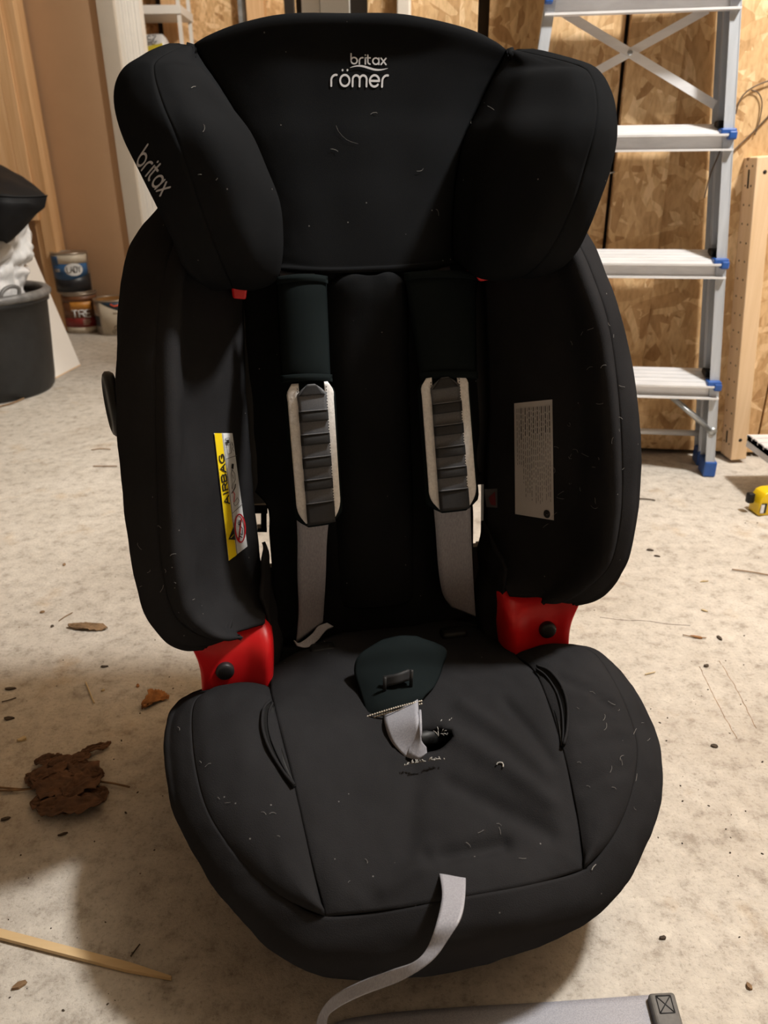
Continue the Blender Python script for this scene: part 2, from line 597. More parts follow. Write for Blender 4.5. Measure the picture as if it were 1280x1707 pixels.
XL, XR, YN, YF, ZC = -2.3, 2.5, -1.8, 4.55, 2.55
BY = 3.62                     # beige partition
tag(slab('floor', (XL, YN, -0.1), (XR, YF, 0), M['concrete']), kind='structure')
tag(slab('ceiling', (XL, YN, ZC), (XR, YF, ZC + .1), M['ceil']), kind='structure')
tag(slab('wall_left', (XL - .1, YN, 0), (XL, YF, ZC), M['wallplain']), kind='structure')
tag(slab('wall_right', (XR, YN, 0), (XR + .1, YF, ZC), M['wallplain']), kind='structure')
tag(slab('wall_near', (XL, YN - .1, 0), (XR, YN, ZC), M['wallplain']), kind='structure')
tag(slab('wall_far', (XL, YF, 0), (XR, YF + .1, ZC), M['osbfar']), kind='structure')
# beige partition with the white door casing
cL = W(162, 0, Y=BY).x
cR = W(190, 0, Y=BY).x
cE = W(222, 0, Y=BY).x
tag(slab('wall_partition', (XL, BY, 0), (cL + .01, BY + .09, ZC), M['beige']), kind='structure')
tr = tag(slab('trim_1', (cL, BY - .022, 0), (cR, BY + .11, ZC), M['trim']), kind='structure')
bm = bmesh.new()
q_ = (cE - cR) / 4
for x0, x1, d in ((cR, cR + q_ * .9, .012), (cR + q_, cR + q_ * 1.9, .03), (cR + q_ * 2, cR + q_ * 2.9, .05), (cR + q_ * 3, cE, .075)):
    add_box(bm, ((x0 + x1) / 2, BY + d + .03, ZC / 2), (x1 - x0, .06, ZC))
tag(link('trim_2', bm, M['whitepaint'], smooth=False), kind='structure')
# far studs of the next room
def post(name, pxa, pxb, Y, mat, depth=.05, z0=0.0, z1=ZC):
    a, b = W(pxa, 20, Y=Y).x, W(pxb, 20, Y=Y).x
    return tag(slab(name, (a, Y, z0), (b, Y + depth, z1), mat), kind='structure')
post('trim_3', 411, 440, 4.42, M['pinestud'], .1)
post('trim_4', 261, 269, 4.44, M['darkgap'], .09)
post('trim_5', 269, 292, 4.40, M['pinestud'], .1)
post('trim_6', 397, 409, 4.47, M['zinc'], .06)
post('trim_7', 474, 490, 3.0, M['darkgap'], .05)
post('trim_8', 494, 503, 2.75, M['darkgap'], .05)
post('trim_9', 503, 533, 2.62, M['whitepaint'], .12)
post('trim_10', 534, 582, 2.615, M['whitepaint'], .12)
post('trim_11', 583, 613, 2.70, M['darkgap'], .05)

# front wall of the bay: OSB sheets, receding slightly to the left
WY = math.atan2(-0.038, 0.259)
WX = Vector((math.cos(WY), math.sin(WY), 0))
WN = Vector((WX.y, -WX.x, 0))
WP = Vector((0.0, 1.936, 0))


def onwall(px, py, d=0.0):
    """(s, z) on the OSB wall, d in front of it"""
    r = ray(px, py)
    o = WP + WN * d
    t = ((o - CAM) @ WN) / (r @ WN)
    p = CAM + r * t - WP
    return p @ WX, p.z


wall = empty('wall_front', WP, WY)       # local: x along the wall, -y towards the camera
tag(wall, kind='structure')
bm = bmesh.new()
s0 = onwall(612, 20)[0]
add_box(bm, ((s0 + 2.75) / 2, .075, ZC / 2), (2.75 - s0, .09, ZC))
link('backing', bm, M['darkgap'], wall, smooth=False)
sA, sB = onwall(806, 20)[0], onwall(1048, 20)[0]
sC = onwall(1149, 19, .022)[0]
zs = onwall(1250, 92)[1]
panels = [(s0, sA - .012, .012, ZC, .0), (sA + .012, sB - .004, .012, ZC, .0), (sB + .004, sC, .012, ZC, .022),
          (sC - .01, sC + .30, .012, ZC, .0), (sC + .304, 2.75, .012, zs - .001, .0), (sC + .304, 2.75, zs + .001, ZC, .001)]
for a, b, z0, z1, d in panels:
    bm = bmesh.new()
    add_box(bm, ((a + b) / 2, .006 - d / 2 + .006, (z0 + z1) / 2), (b - a, .012 + d + .012, z1 - z0))
    o = link('osb_panel', bm, M['osb'], wall, smooth=False)
    bevel(o, .002)
bm = bmesh.new()
a, b = onwall(661, 20, .03)[0], onwall(683, 20, .03)[0]
add_box(bm, ((a + b) / 2, -.015, ZC / 2), (b - a, .028, ZC))
bevel(link('pipe_cover', bm, M['trim'], wall, smooth=False), .003)
exec_order = None

# ------------------------------------------------------------------ child seat
seat = empty('child_car_seat', ORG, YAW)
tag(seat, 'black fabric child car seat with red hinge brackets and harness on concrete floor', 'car seat')
NZ = [(0.0016, 26.0), (0.0007, 70.0)]
NZs = [(0.0010, 22.0)]


def mirrored(fn):
    for mir in (False, True):
        fn(mir)


SURF = []       # surfaces that prints and labels are laid on


def keep(o):
    SURF.append(o)
    return o


# --- base: cushion panel
cush = [
    [S(450, 1112, .105), S(545, 1062, .145), S(655, 1038, .16), S(770, 1035, .16), V(.140, .105, .170)],
    [V(-.134, .05, .189), V(-.068, .075, .186), V(0, .085, .182), V(.07, .075, .184), V(.134, .05, .189)],
    [V(-.131, -.01, .206), V(-.069, .02, .194), V(0, .03, .188), V(.069, .02, .194), V(.131, -.01, .206)],
    [V(-.1222, -.09, .193), V(-.066, -.07, .190), V(0, -.065, .184), V(.066, -.07, .188), V(.1222, -.09, .193)],
    [V(-.1155, -.145, .165), V(-.064, -.137, .166), V(0, -.135, .164), V(.062, -.137, .165), V(.1155, -.145, .165)],
    [V(-.109, -.18, .140), V(-.062, -.1895, .147), V(.0, -.192, .149), V(.06, -.1895, .146), V(.109, -.18, .140)],
]


def cushion_fold(q, u, v):
    a = 0.0
    # long folds running from the buckle slot to the front right corner and across the front
    for (x0, y0, x1, y1, wd, am) in ((.025, -.05, .095, -.13, .010, .0035), (.05, -.02, .100, -.11, .009, .003), (-.015, -.085, -.035, -.15, .010, -.0025),
                                     (.015, -.10, .085, -.155, .008, -.003), (-.02, -.16, .045, -.158, .007, -.0045), (-.06, -.178, -.015, -.16, .007, .003),
                                     (.09, -.03, .108, -.10, .006, -.002)):
        p = Vector((q.x, q.y)); A = Vector((x0, y0)); B = Vector((x1, y1))
        t = max(0, min(1, (p - A) @ (B - A) / (B - A).length_squared))
        d = (p - A - (B - A) * t).length
        a += 1.7 * am * math.exp(-(d / wd) ** 2)
    return a


# buckle slot: a hole in the cushion cover
g, sg = grid_surface(cush, 90, 90, puff=.004, w=.010, nz=NZ, out=(0, -.3, 1), post=cushion_fold)
bm = bm_from_grid(g, sg)
slot_c = S(702, 1236, z=.187)


def slot_d(c):
    dx, dy = (c.x - slot_c.x), (c.y - slot_c.y)
    return (dx / .029) ** 2 + ((dy + dx * .10) / .0135) ** 2


kill = [f for f in bm.faces if slot_d(f.calc_center_median()) < 1]
bmesh.ops.delete(bm, geom=kill, context='FACES')
for v in bm.verts:
    if v.is_boundary and slot_d(v.co) < 2.5:
        k_ = 1 / math.sqrt(max(slot_d(v.co), .05)) * (1 + .07 * noise.noise(v.co * 160))
        v.co.x = slot_c.x + (v.co.x - slot_c.x) * k_
        v.co.y = slot_c.y + (v.co.y - slot_c.y) * k_
        v.co.z -= .002
o = keep(link('seat_cushion', bm, M['fabric'], seat))
solid(o, .006)


def slot_row(mir):
    pass


FOAM = True
# --- base: side bolsters and skirt (same shapes left and right)
seamO = [V(.152, .071, .180), V(.186, .064, .188), V(.203, .046, .197), V(.2095, .02, .201), V(.209, -.02, .198), V(.2045, -.06, .192), V(.196, -.095, .184), V(.181, -.122, .172), V(.161, -.146, .159), V(.137, -.166, .149), V(.109, -.180, .140)]
seamI = [V(.135, .071, .178), V(.1343, .060, .185), V(.134, .045, .191), V(.133, .02, .2), V(.131, -.01, .206), V(.127, -.05, .202), V(.122, -.09, .193), V(.118, -.125, .178), V(.115, -.148, .164), V(.112, -.167, .152), V(.109, -.180, .140)]


def bolster_fold(q, u, v):
    a = 0.0
    for (x0, y0, x1, y1, wd, am) in ((.150, -.02, .185, -.06, .006, -.004), (.135, -.075, .195, -.075, .004, -.0025), (.135, -.10, .19, -.093, .004, -.0025),
                                     (.125, -.13, .17, -.118, .004, -.002), (.165, -.045, .20, -.05, .006, .003)):
        p = Vector((q.x, q.y)); A = Vector((x0, y0)); B = Vector((x1, y1))
        t = max(0, min(1, (p - A) @ (B - A) / (B - A).length_squared))
        a += am * math.exp(-((p - A - (B - A) * t).length / wd) ** 2)
    return a


def do_bolster(mir):
    rows = []
    for i_, (a, b) in enumerate(zip(seamI, seamO)):
        e = min(1, i_ / 3)
        m = a.lerp(b, .5)
        m.z += .006 * e
        rows.append([a, a.lerp(b, .25) + V(0, 0, .004 * e), m, a.lerp(b, .8) + V(0, 0, .004 * e), b])
    k = keep(cloth('side_bolster', rows, 36, 70, M['fabric'], seat, puff=.0055, w=.011, nz=NZ + [(.0012, 45)], out=(0, -.2, 1), mirror=mir, post=None if mir else bolster_fold))


mirrored(do_bolster)

sk_top = seamO[1:] + [V(.06, -.1895, .146), V(0, -.192, .149)]
sk_mid = [V(.200, .105, .150), V(.226, .065, .165), V(.235, .02, .165), V(.2365, -.025, .160), V(.232, -.065, .150), V(.219, -.10, .140), V(.202, -.126, .126), V(.180, -.147, .110), V(.155, -.166, .098), V(.122, -.184, .094), V(.062, -.196, .098), V(0, -.199, .10)]
sk_low = [V(.185, .11, .06), V(.205, .07, .075), V(.214, .02, .078), V(.214, -.03, .078), V(.207, -.068, .076), V(.190, -.10, .072), V(.170, -.125, .068), V(.148, -.145, .063), V(.125, -.158, .058), V(.098, -.168, .054), V(.05, -.174, .048), V(0, -.176, .045)]
sk_bot = [V(p.x * .82, p.y * .82 + .02, .022) for p in sk_low]
def do_skirt_rows():
    rows = []
    n = len(sk_top)
    wl = [0, 0, .1, .4, .8, 1, 1, .8, .4, .1, 0, 0]
    full_t = [V(-p.x, p.y, p.z) for p in sk_top] + sk_top[::-1][1:]
    full_m = [V(-p.x + .012 * k, p.y, p.z) for p, k in zip(sk_mid, wl)] + sk_mid[::-1][1:]
    full_l = [V(-p.x + .012 * k, p.y, p.z) for p, k in zip(sk_low, wl)] + sk_low[::-1][1:]
    full_b = [V(-p.x, p.y, p.z) for p in sk_bot] + sk_bot[::-1][1:]
    full_u = [t.lerp(m, .5) + (m - t).cross(EZ).normalized() * 0 + V(t.x, t.y, 0).normalized() * .006 for t, m in zip(full_t, full_m)]
    return [full_t, full_u, full_m, full_l, full_b]
keep(cloth('skirt', do_skirt_rows(), 170, 40, M['fabric'], seat, puff=.004, w=.010, edges='T', nz=[(.0016, 30), (.0008, 80)], out=(0, -1, 0)))
rows = []
for p in seamO:
    rows.append([V(-p.x * .97, p.y, p.z - .022), V(-p.x * .5, p.y + .004, p.z - .026), V(0, p.y + .006, p.z - .032), V(p.x * .5, p.y + .004, p.z - .026), V(p.x * .97, p.y, p.z - .022)])
cloth('cushion_foam', rows, 20, 20, M['plastic'], seat, out=(0, 0, 1))
# pressed corner seams of the skirt
bm = bmesh.new()
pts = []
for yy in range(1500, 1600, 10):
    pts.append(S(762, yy, y=-.207 + .000003 * (yy - 1540) ** 2))
add_tube(bm, [p + V(0, .004, 0) for p in pts], .0010, 6)
link('seam', bm, M['ink'], seat)
# plastic body under the cover, standing on the floor
def under(x, z): return z
bm = bmesh.new()
prof = [(-.13, .0), (-.165, .045), (-.165, .08), (-.10, .15), (.06, .16), (.16, .16), (.24, .17), (.265, .12), (.26, .0)]
for sx in (1,):
    for i in range(len(prof)):
        pass
hw = lambda y: .10 if y < -.12 else (.15 if y < -.05 else .19)
L0 = [bm.verts.new((-hw(y), y, z)) for y, z in prof]
L1 = [bm.verts.new((hw(y), y, z)) for y, z in prof]
bm.faces.new(L0); bm.faces.new(L1[::-1])
for i in range(len(prof)):
    j = (i + 1) % len(prof)
    bm.faces.new((L0[j], L0[i], L1[i], L1[j]))
link('base_shell', bm, M['plastic'], seat, smooth=False)

# belt slots between cushion and bolsters
def do_slot(mir):
    pts = [V(.1345, .005, .212), V(.142, -.01, .215), V(.1445, -.035, .214), V(.140, -.06, .210), V(.130, -.083, .203), V(.122, -.095, .198)]
    inn = [V(.1315, .0, .208), V(.1325, -.015, .206), V(.132, -.035, .204), V(.129, -.055, .203), V(.1255, -.075, .199), V(.121, -.092, .195)]
    if mir:
        pts = [V(-p.x, p.y, p.z) for p in pts]
        inn = [V(-p.x, p.y, p.z) for p in inn]
    bm = bmesh.new()
    add_tube(bm, spl(pts, 24), .0014, 8)
    add_tube(bm, spl([p.lerp(q, .45) for p, q in zip(pts, inn)], 24), .0010, 8)
    o = link('belt_slot', bm, M['fabric'], seat)
    g, s = grid_surface([pts, [p.lerp(q, .5) - V(0, 0, .002) for p, q in zip(pts, inn)], inn], 20, 6, out=(0, 0, 1))
    o2 = link('slot_lining', bm_from_grid(g, s), M['plastic'], o)
    solid(o2, .002)


mirrored(do_slot)

# --- red hinge brackets
def do_hinge(mir):
    rows = [
        [V(.128, .150, .236), V(.128, .118, .242), V(.136, .112, .250), V(.155, .110, .253), V(.180, .106, .256), V(.203, .088, .260), V(.220, .075, .262), V(.224, .120, .262)],
        [V(.128, .140, .225), V(.126, .098, .230), V(.132, .082, .234), V(.155, .084, .235), V(.180, .082, .236), V(.200, .071, .238), V(.2085, .072, .240), V(.211, .120, .240)],
        [V(.128, .135, .205), V(.126, .092, .210), V(.133, .070, .212), V(.155, .075, .210), V(.180, .073, .208), V(.196, .070, .207), V(.203, .078, .207), V(.205, .12, .207)],
        [V(.132, .13, .165), V(.130, .088, .165), V(.137, .070, .165), V(.157, .073, .165), V(.180, .073, .165), V(.197, .071, .165), V(.204, .079, .165), V(.206, .12, .165)],
    ]
    o = cloth('hinge_bracket', rows, 44, 24, M['red'], seat, thick=.005, out=(0, -1, 0), mirror=mir)
    bm = bmesh.new()
    c = S(375, 1122, y=.068) if mir else S(915, 1053, y=.068)
    Mx = Matrix.Translation(c + V(0, .004, 0)) @ Matrix.Rotation(math.radians(90), 4, 'X')
    add_lathe(bm, [(.0095, -.004), (.0095, .002), (.0088, .0036), (.006, .0046), (.002, .005)], 28, Mx)
    link('hinge_button', bm, M['button'], o)


mirrored(do_hinge)

# --- backrest: centre panel
def backy(z):
    return .150 + (z - .17) * .115


rows = []
for z in (.605, .575, .54, .48, .42, .365, .335, .30, .25, .21, .172):
    y = backy(z)
    b = .012 if z > .2 else .004
    e, f_ = (.142, .034) if z > .35 else (.119, .018)
    rows.append([V(-e, y + f_, z), V(-.095, y + .012, z), V(-.045, y - b * .8, z), V(0, y - b, z), V(.045, y - b * .8, z), V(.095, y + .012, z), V(e, y + f_, z)])
keep(cloth('back_panel', rows, 48, 70, M['jersey'], seat, nz=[(.004, 14), (.0012, 40)], edges='LR', w=.02, out=(0, -1, 0), thick=.006))
# quilted inner insert whose rounded top shows between the shoulder pads
rows = []
for z, hw in ((.578, .012), (.576, .030), (.568, .042), (.55, .046), (.50, .047), (.44, .047), (.38, .047), (.30, .047), (.24, .047), (.22, .046)):
    y = backy(z) - .010
    rows.append([V(-hw - .004, y + .006, z), V(-hw * .6, y - .008, z), V(0, y - .011, z), V(hw * .6, y - .008, z), V(hw - .004, y + .006, z)])
keep(cloth('back_insert', rows, 30, 60, M['jersey'], seat, puff=.004, w=.012, nz=[(.006, 13), (.002, 30)], out=(0, -1, 0), thick=.004))
# shell
bm = bmesh.new()


def shell_piece(x0, x1, z0, z1, t=.010, n=8):
    A = []
    for k in range(n + 1):
        z = z0 + (z1 - z0) * k / n
        y = backy(z) + .026
        A.append([bm.verts.new((x0, y, z)), bm.verts.new((x1, y, z)), bm.verts.new((x1, y + t, z)), bm.verts.new((x0, y + t, z))])
    for k in range(n):
        for i in range(4):
            j = (i + 1) % 4
            bm.faces.new((A[k][i], A[k][j], A[k + 1][j], A[k + 1][i]))
    bm.faces.new(A[0][::-1]); bm.faces.new(A[-1])


shell_piece(-.117, .117, .15, .66)
for s in (-1, 1):
    a, b = sorted((s * .134, s * .205))
    shell_piece(a, b, .25, .59)
    a, b = sorted((s * .117, s * .134))
    shell_piece(a, b, .335, .62)
    shell_piece(a, b, .15, .258)
    a, b = sorted((s * .134, s * .205))
    shell_piece(a, b, .05, .25, .03)
link('back_shell', bm, M['plastic'], seat, smooth=False)

# --- backrest wings
wing_F = {.668: (.150, .205), .655: (.160, .165), .61: (.186, .115), .58: (.196, .092), .54: (.203, .066), .48: (.210, .045), .415: (.2155, .030), .36: (.219, .028), .31: (.2165, .030), .285: (.207, .042), .268: (.190, .050), .262: (.165, .058), .266: (.145, .07)}
WZ = [  # z of seam, F(x,y), S(x,y,z), root(x,y,z)
    (.660, (.158, .215), (.165, .225, .664), (.135, .225, .650)),
    (.648, (.166, .165), (.186, .200, .650), (.132, .215, .635)),
    (.612, (.185, .115), (.218, .178, .614), (.128, .210, .610)),
    (.580, (.196, .092), (.229, .155, .585), (.127, .205, .578)),
    (.540, (.2035, .066), (.2365, .125, .545), (.130, .200, .540)),
    (.480, (.210, .045), (.2425, .087, .485), (.134, .195, .480)),
    (.415, (.2155, .032), (.2455, .066, .418), (.136, .190, .415)),
    (.360, (.219, .028), (.247, .058, .360), (.136, .185, .360)),
    (.310, (.2165, .030), (.243, .056, .303), (.135, .180, .310)),
    (.282, (.206, .040), (.233, .058, .270), (.133, .160, .270)),
    (.263, (.190, .048), (.217, .060, .252), (.132, .12, .253)),
    (.254, (.170, .056), (.198, .064, .246), (.133, .090, .245)),
]


def do_wing(mir):
    rows = []
    for z, f, s, r in WZ:
        F = V(f[0], f[1], z); R = V(*r)
        D = R - F
        n = V(-D.y, D.x, 0).normalized()
        if n.y > 0: n = -n
        # inner face: rounded at the front, then a fairly flat side wall
        a = F + V(-.014, -.002, 0)
        b = F + D * .30 + n * -.004
        c = F + D * .62 + n * -.003
        rows.append([F, a, b, c, R])
    keep(cloth('wing_panel', rows, 44, 80, M['fabric'], seat, puff=.0045, w=.010, edges='LTB', nz=[(.0022, 18), (.001, 50)], out=(-.7, -.7, 0), mirror=mir))
    rows = []
    for z, f, s, r in WZ:
        F = V(f[0], f[1], z); Sx = V(*s)
        back = V(max(Sx.x - .028, .12), .235 if z < .64 else .245, Sx.z)
        midb = V(Sx.x + .001 if z < .62 else Sx.x - .004, (Sx.y + back.y) / 2, Sx.z)
        m = F.lerp(Sx, .5) + V(.0045, -.004, 0)
        rows.append([F, m, Sx, midb, back])
    keep(cloth('wing_border', rows, 36, 80, M['fabric'], seat, puff=.003, w=.008, edges='L', nz=[(.0016, 22), (.0008, 60)], out=(1, -.3, 0), mirror=mir))
    # underside closing the wing
    z, f, s, r = WZ[-1]
    F = V(f[0], f[1], z)
    rows = [[F, F.lerp(V(*s), .5), V(*s)], [V(.155, .12, .262), V(.18, .12, .258), V(.205, .13, .255)], [V(.14, .2, .27), V(.17, .2, .27), V(.2, .2, .27)]]
    cloth('wing_underside', rows, 12, 12, M['fabric'], seat, out=(0, 0, -1), mirror=mir)
    # loose cover between wing and cushion
    rows = [[V(.131, .100, .272), V(.127, .135, .29), V(.124, .17, .30)],
            [V(.129, .100, .240), V(.122, .130, .245), V(.120, .165, .25)],
            [V(.129, .098, .21), V(.118, .122, .205), V(.117, .155, .20)],
            [V(.133, .095, .175), V(.120, .112, .175), V(.116, .14, .172)]]
    cloth('side_flap', rows, 20, 24, M['fabric'], seat, nz=[(.005, 38)], edges='', out=(-1, -.5, 0), mirror=mir)


mirrored(do_wing)

# --- headrest
HZ = [  # c1 (silhouette), F (front seam), m1, m2, C (centre seam)
    ((.163, .238, .7805), (.158, .232, .7790), (.156, .233, .779), (.1535, .236, .779), (.151, .238, .779)),
    ((.192, .187, .762), (.178, .134, .757), (.169, .150, .755), (.157, .185, .758), (.1445, .238, .7665)),
    ((.209, .166, .750), (.181, .102, .744), (.165, .117, .747), (.147, .155, .747), (.133, .236, .748)),
    ((.2145, .140, .730), (.176, .076, .722), (.155, .087, .723), (.130, .130, .722), (.118, .230, .722)),
    ((.209, .114, .702), (.169, .061, .702), (.142, .067, .702), (.115, .108, .701), (.105, .222, .700)),
    ((.198, .098, .674), (.162, .058, .677), (.132, .062, .676), (.104, .102, .674), (.097, .214, .672)),
    ((.187, .090, .648), (.156, .059, .651), (.125, .065, .650), (.0955, .106, .648), (.092, .206, .645)),
    ((.178, .088, .623), (.149, .066, .625), (.120, .070, .623), (.094, .110, .621), (.089, .199, .619)),
    ((.173, .096, .604), (.143, .078, .604), (.118, .082, .602), (.0955, .118, .600), (.088, .193, .600)),
    ((.163, .106, .590), (.138, .098, .588), (.118, .102, .587), (.0995, .128, .586), (.088, .190, .590)),
    ((.149, .140, .580), (.135, .133, .577), (.120, .138, .577), (.107, .152, .579), (.093, .190, .586)),
    ((.140, .190, .588), (.132, .185, .586), (.122, .187, .586), (.112, .190, .586), (.098, .196, .588)),
]


def do_head(mir):
    rows = [[V(*r[1]), V(*r[2]), V(*r[3]), V(*r[3]).lerp(V(*r[4]), .5) + V(.002, 0, 0), V(*r[4])] for r in HZ]
    keep(cloth('headrest_wing', rows, 44, 70, M['jersey'], seat, puff=.004, w=.012, edges='LRT', nz=[(.0014, 18)], out=(-.3, -1, 0), mirror=mir))
    rows = []
    for r in HZ:
        c1 = V(*r[0]); F = V(*r[1])
        bk = V(max(c1.x - .008, .1), .262, c1.z - .002)
        rows.append([F, F.lerp(c1, .5) + V(.006, -.004, .0), c1, V(c1.x - .001, (c1.y + bk.y) / 2, c1.z), bk])
    keep(cloth('headrest_border', rows, 34, 70, M['jersey'], seat, puff=.003, w=.008, edges='LT', nz=[(.001, 20)], out=(1, -.2, 0), mirror=mir))


mirrored(do_head)
Cs = [V(*r[4]) for r in HZ]
rows = [
    [V(-.152, .262, .7735), V(-.108, .262, .788), V(-.055, .262, .796), V(0, .262, .798), V(.055, .262, .796), V(.108, .262, .788), V(.152, .262, .7735)],
    [V(-.1505, .246, .778), V(-.107, .244, .7935), V(-.055, .240, .802), V(0, .239, .8035), V(.055, .240, .802), V(.107, .244, .7935), V(.1505, .246, .778)],
    [V(-.151, .238, .779), V(-.107, .232, .792), V(-.055, .226, .799), V(0, .224, .800), V(.055, .226, .799), V(.107, .232, .792), V(.151, .238, .779)],
]
for r, dz in zip(HZ[1:11], (.012, .010, .006, .003, .0, .0, .0, -.002, -.004, -.003)):
    C = V(*r[4])
    yc = C.y - .006
    rows.append([V(-C.x, C.y, C.z), V(-C.x * .66, yc, C.z + dz * .7), V(-C.x * .33, yc - .001, C.z + dz), V(0, yc - .002, C.z + dz), V(C.x * .33, yc - .001, C.z + dz), V(C.x * .66, yc, C.z + dz * .7), V(C.x, C.y, C.z)])
rows.append([V(x, .225, .590) for x in (-.09, -.06, -.03, 0, .03, .06, .09)])
keep(cloth('headrest_panel', rows, 60, 70, M['jersey'], seat, puff=.003, w=.010, edges='LR', nz=[(.0016, 14)], out=(0, -1, 0)))
# hard back of the headrest
rows = []
for r in HZ[1:11]:
    c = V(*r[0])
    rows.append([V(-c.x + .008, .262, c.z), V(-c.x * .6, .285, c.z), V(0, .292, c.z), V(c.x * .6, .285, c.z), V(c.x - .008, .262, c.z)])
rows.insert(0, [V(-.160, .262, .770), V(-.085, .266, .792), V(0, .268, .797), V(.085, .266, .792), V(.160, .262, .770)])
cloth('headrest_shell', rows, 30, 24, M['plastic'], seat, out=(0, 1, 0))
# red runners under the headrest
for (pts, yy) in ((((385, 476), (413, 476), (410, 500), (388, 498)), .165), (((775, 430), (792, 437), (850, 462), (800, 470)), .165)):
    bm = bmesh.new()
    q = [S(*p, y=yy) for p in pts]
    add_hex(bm, [q[3], q[2], q[2] + V(0, .03, 0), q[3] + V(0, .03, 0), q[0], q[1], q[1] + V(0, .03, 0), q[0] + V(0, .03, 0)])
    bevel(link('headrest_runner', bm, M['red'], seat, smooth=False), .002)

# ------------------------------------------------------------------ harness
def ribbon(name, edges, mat, parent, n=30, thick=.0016, nu=6, curve=0.0):
    """edges: list of (left point, right point) in seat coordinates"""
    rows = []
    for a, b in edges:
        m = (a + b) / 2 + V(0, -curve, 0)
        rows.append([a, m, b])
    o = cloth(name, rows, nu, n, mat, parent, thick=thick, out=(0, -1, .2))
    return o


# strap above the sleeves
ribbon('upper_strap', [(S(466, 425, y=.215), S(522, 425, y=.215)), (S(466, 450, y=.195), S(524, 450, y=.195)), (S(468, 480, y=.180), S(528, 480, y=.180))], M['webbing'], seat)
ribbon('upper_strap', [(S(684, 418, y=.215), S(748, 420, y=.215)), (S(686, 440, y=.198), S(750, 442, y=.198)), (S(690, 480, y=.180), S(752, 480, y=.180))], M['webbing'], seat)
# lower straps to the buckle area
ribbon('lower_strap', [(S(494, 850, y=.112), S(550, 850, y=.112)), (S(496, 900, y=.116), S(545, 900, y=.116)), (S(496, 960, y=.124), S(543, 960, y=.126)), (S(498, 1020, y=.132), S(540, 1010, y=.138)), (S(494, 1072, y=.134), S(538, 1038, y=.144))], M['webbing'], seat)
ribbon('lower_strap', [(S(722, 835, y=.112), S(784, 835, y=.112)), (S(726, 880, y=.116), S(785, 880, y=.116)), (S(731, 950, y=.126), S(788, 950, y=.124)), (S(738, 990, y=.136), S(791, 1000, y=.132)), (S(752, 1012, y=.142), S(793, 1028, y=.136))], M['webbing'], seat)
# strap folded under at the left hip
ribbon('strap_fold', [(S(490, 1067, y=.126), S(495, 1077, y=.122)), (S(500, 1071, y=.126), S(512, 1079, y=.122)), (S(520, 1057, y=.132), S(528, 1069, y=.128)), (S(530, 1044, y=.138), S(545, 1049, y=.134)), (S(545, 1038, y=.143), S(556, 1044, y=.140))], M['webbing'], seat, thick=.002)
# buckle tongues half hidden in the bight
for cx, cy in ((541, 1092), (764, 1064)):
    bm = bmesh.new()
    c = S(cx, cy, y=.10)
    add_box(bm, c + V(0, .02, -.012), (.030, .018, .022))
    o = bevel(link('buckle_tongue', bm, M['plastic'], seat), .004, 3)
    bm = bmesh.new()
    add_box(bm, c + V(.003, .0095, -.010), (.007, .004, .004))
    bevel(link('tongue_tip', bm, M['alu'], o), .001)


def padframe(tl, tr, bl, br, y0, y1, bulge=0.006):
    """returns f(u,v,h): point on a pad between four image corners, h towards the viewer"""
    A, B, C, D = S(*tl, y=y0), S(*tr, y=y0), S(*bl, y=y1), S(*br, y=y1)
    n = (B - A).cross(C - A).normalized()
    if n.y > 0: n = -n

    def f(u, v, h=0.0):
        p = A.lerp(B, u).lerp(C.lerp(D, u), v)
        return p + n * (h + bulge * (1 - (2 * u - 1) ** 2))
    return f


def pad_patch(name, f, u0, u1, v0, v1, h, mat, parent, nu=14, nv=30, thick=.003, puff=0, round_v=0.0, shape=None, w=.006):
    rows = []
    n = 16
    for j in range(n + 1):
        t = j / n
        v = v0 + (v1 - v0) * t
        a, b = u0, u1
        if round_v:
            k = 1.0
            e = min(t, 1 - t) / round_v
            if e < 1:
                k = math.sqrt(max(0, 1 - (1 - e) ** 2))
                k = .45 + .55 * k
            m = (a + b) / 2
            a, b = m + (a - m) * k, m + (b - m) * k
        if shape:
            a, b = shape(t, a, b)
        rows.append([f(a + (b - a) * i / 6, v, h) for i in range(7)])
    return cloth(name, rows, nu, nv, mat, parent, thick=thick, puff=puff, w=w, out=(0, -1, .1))


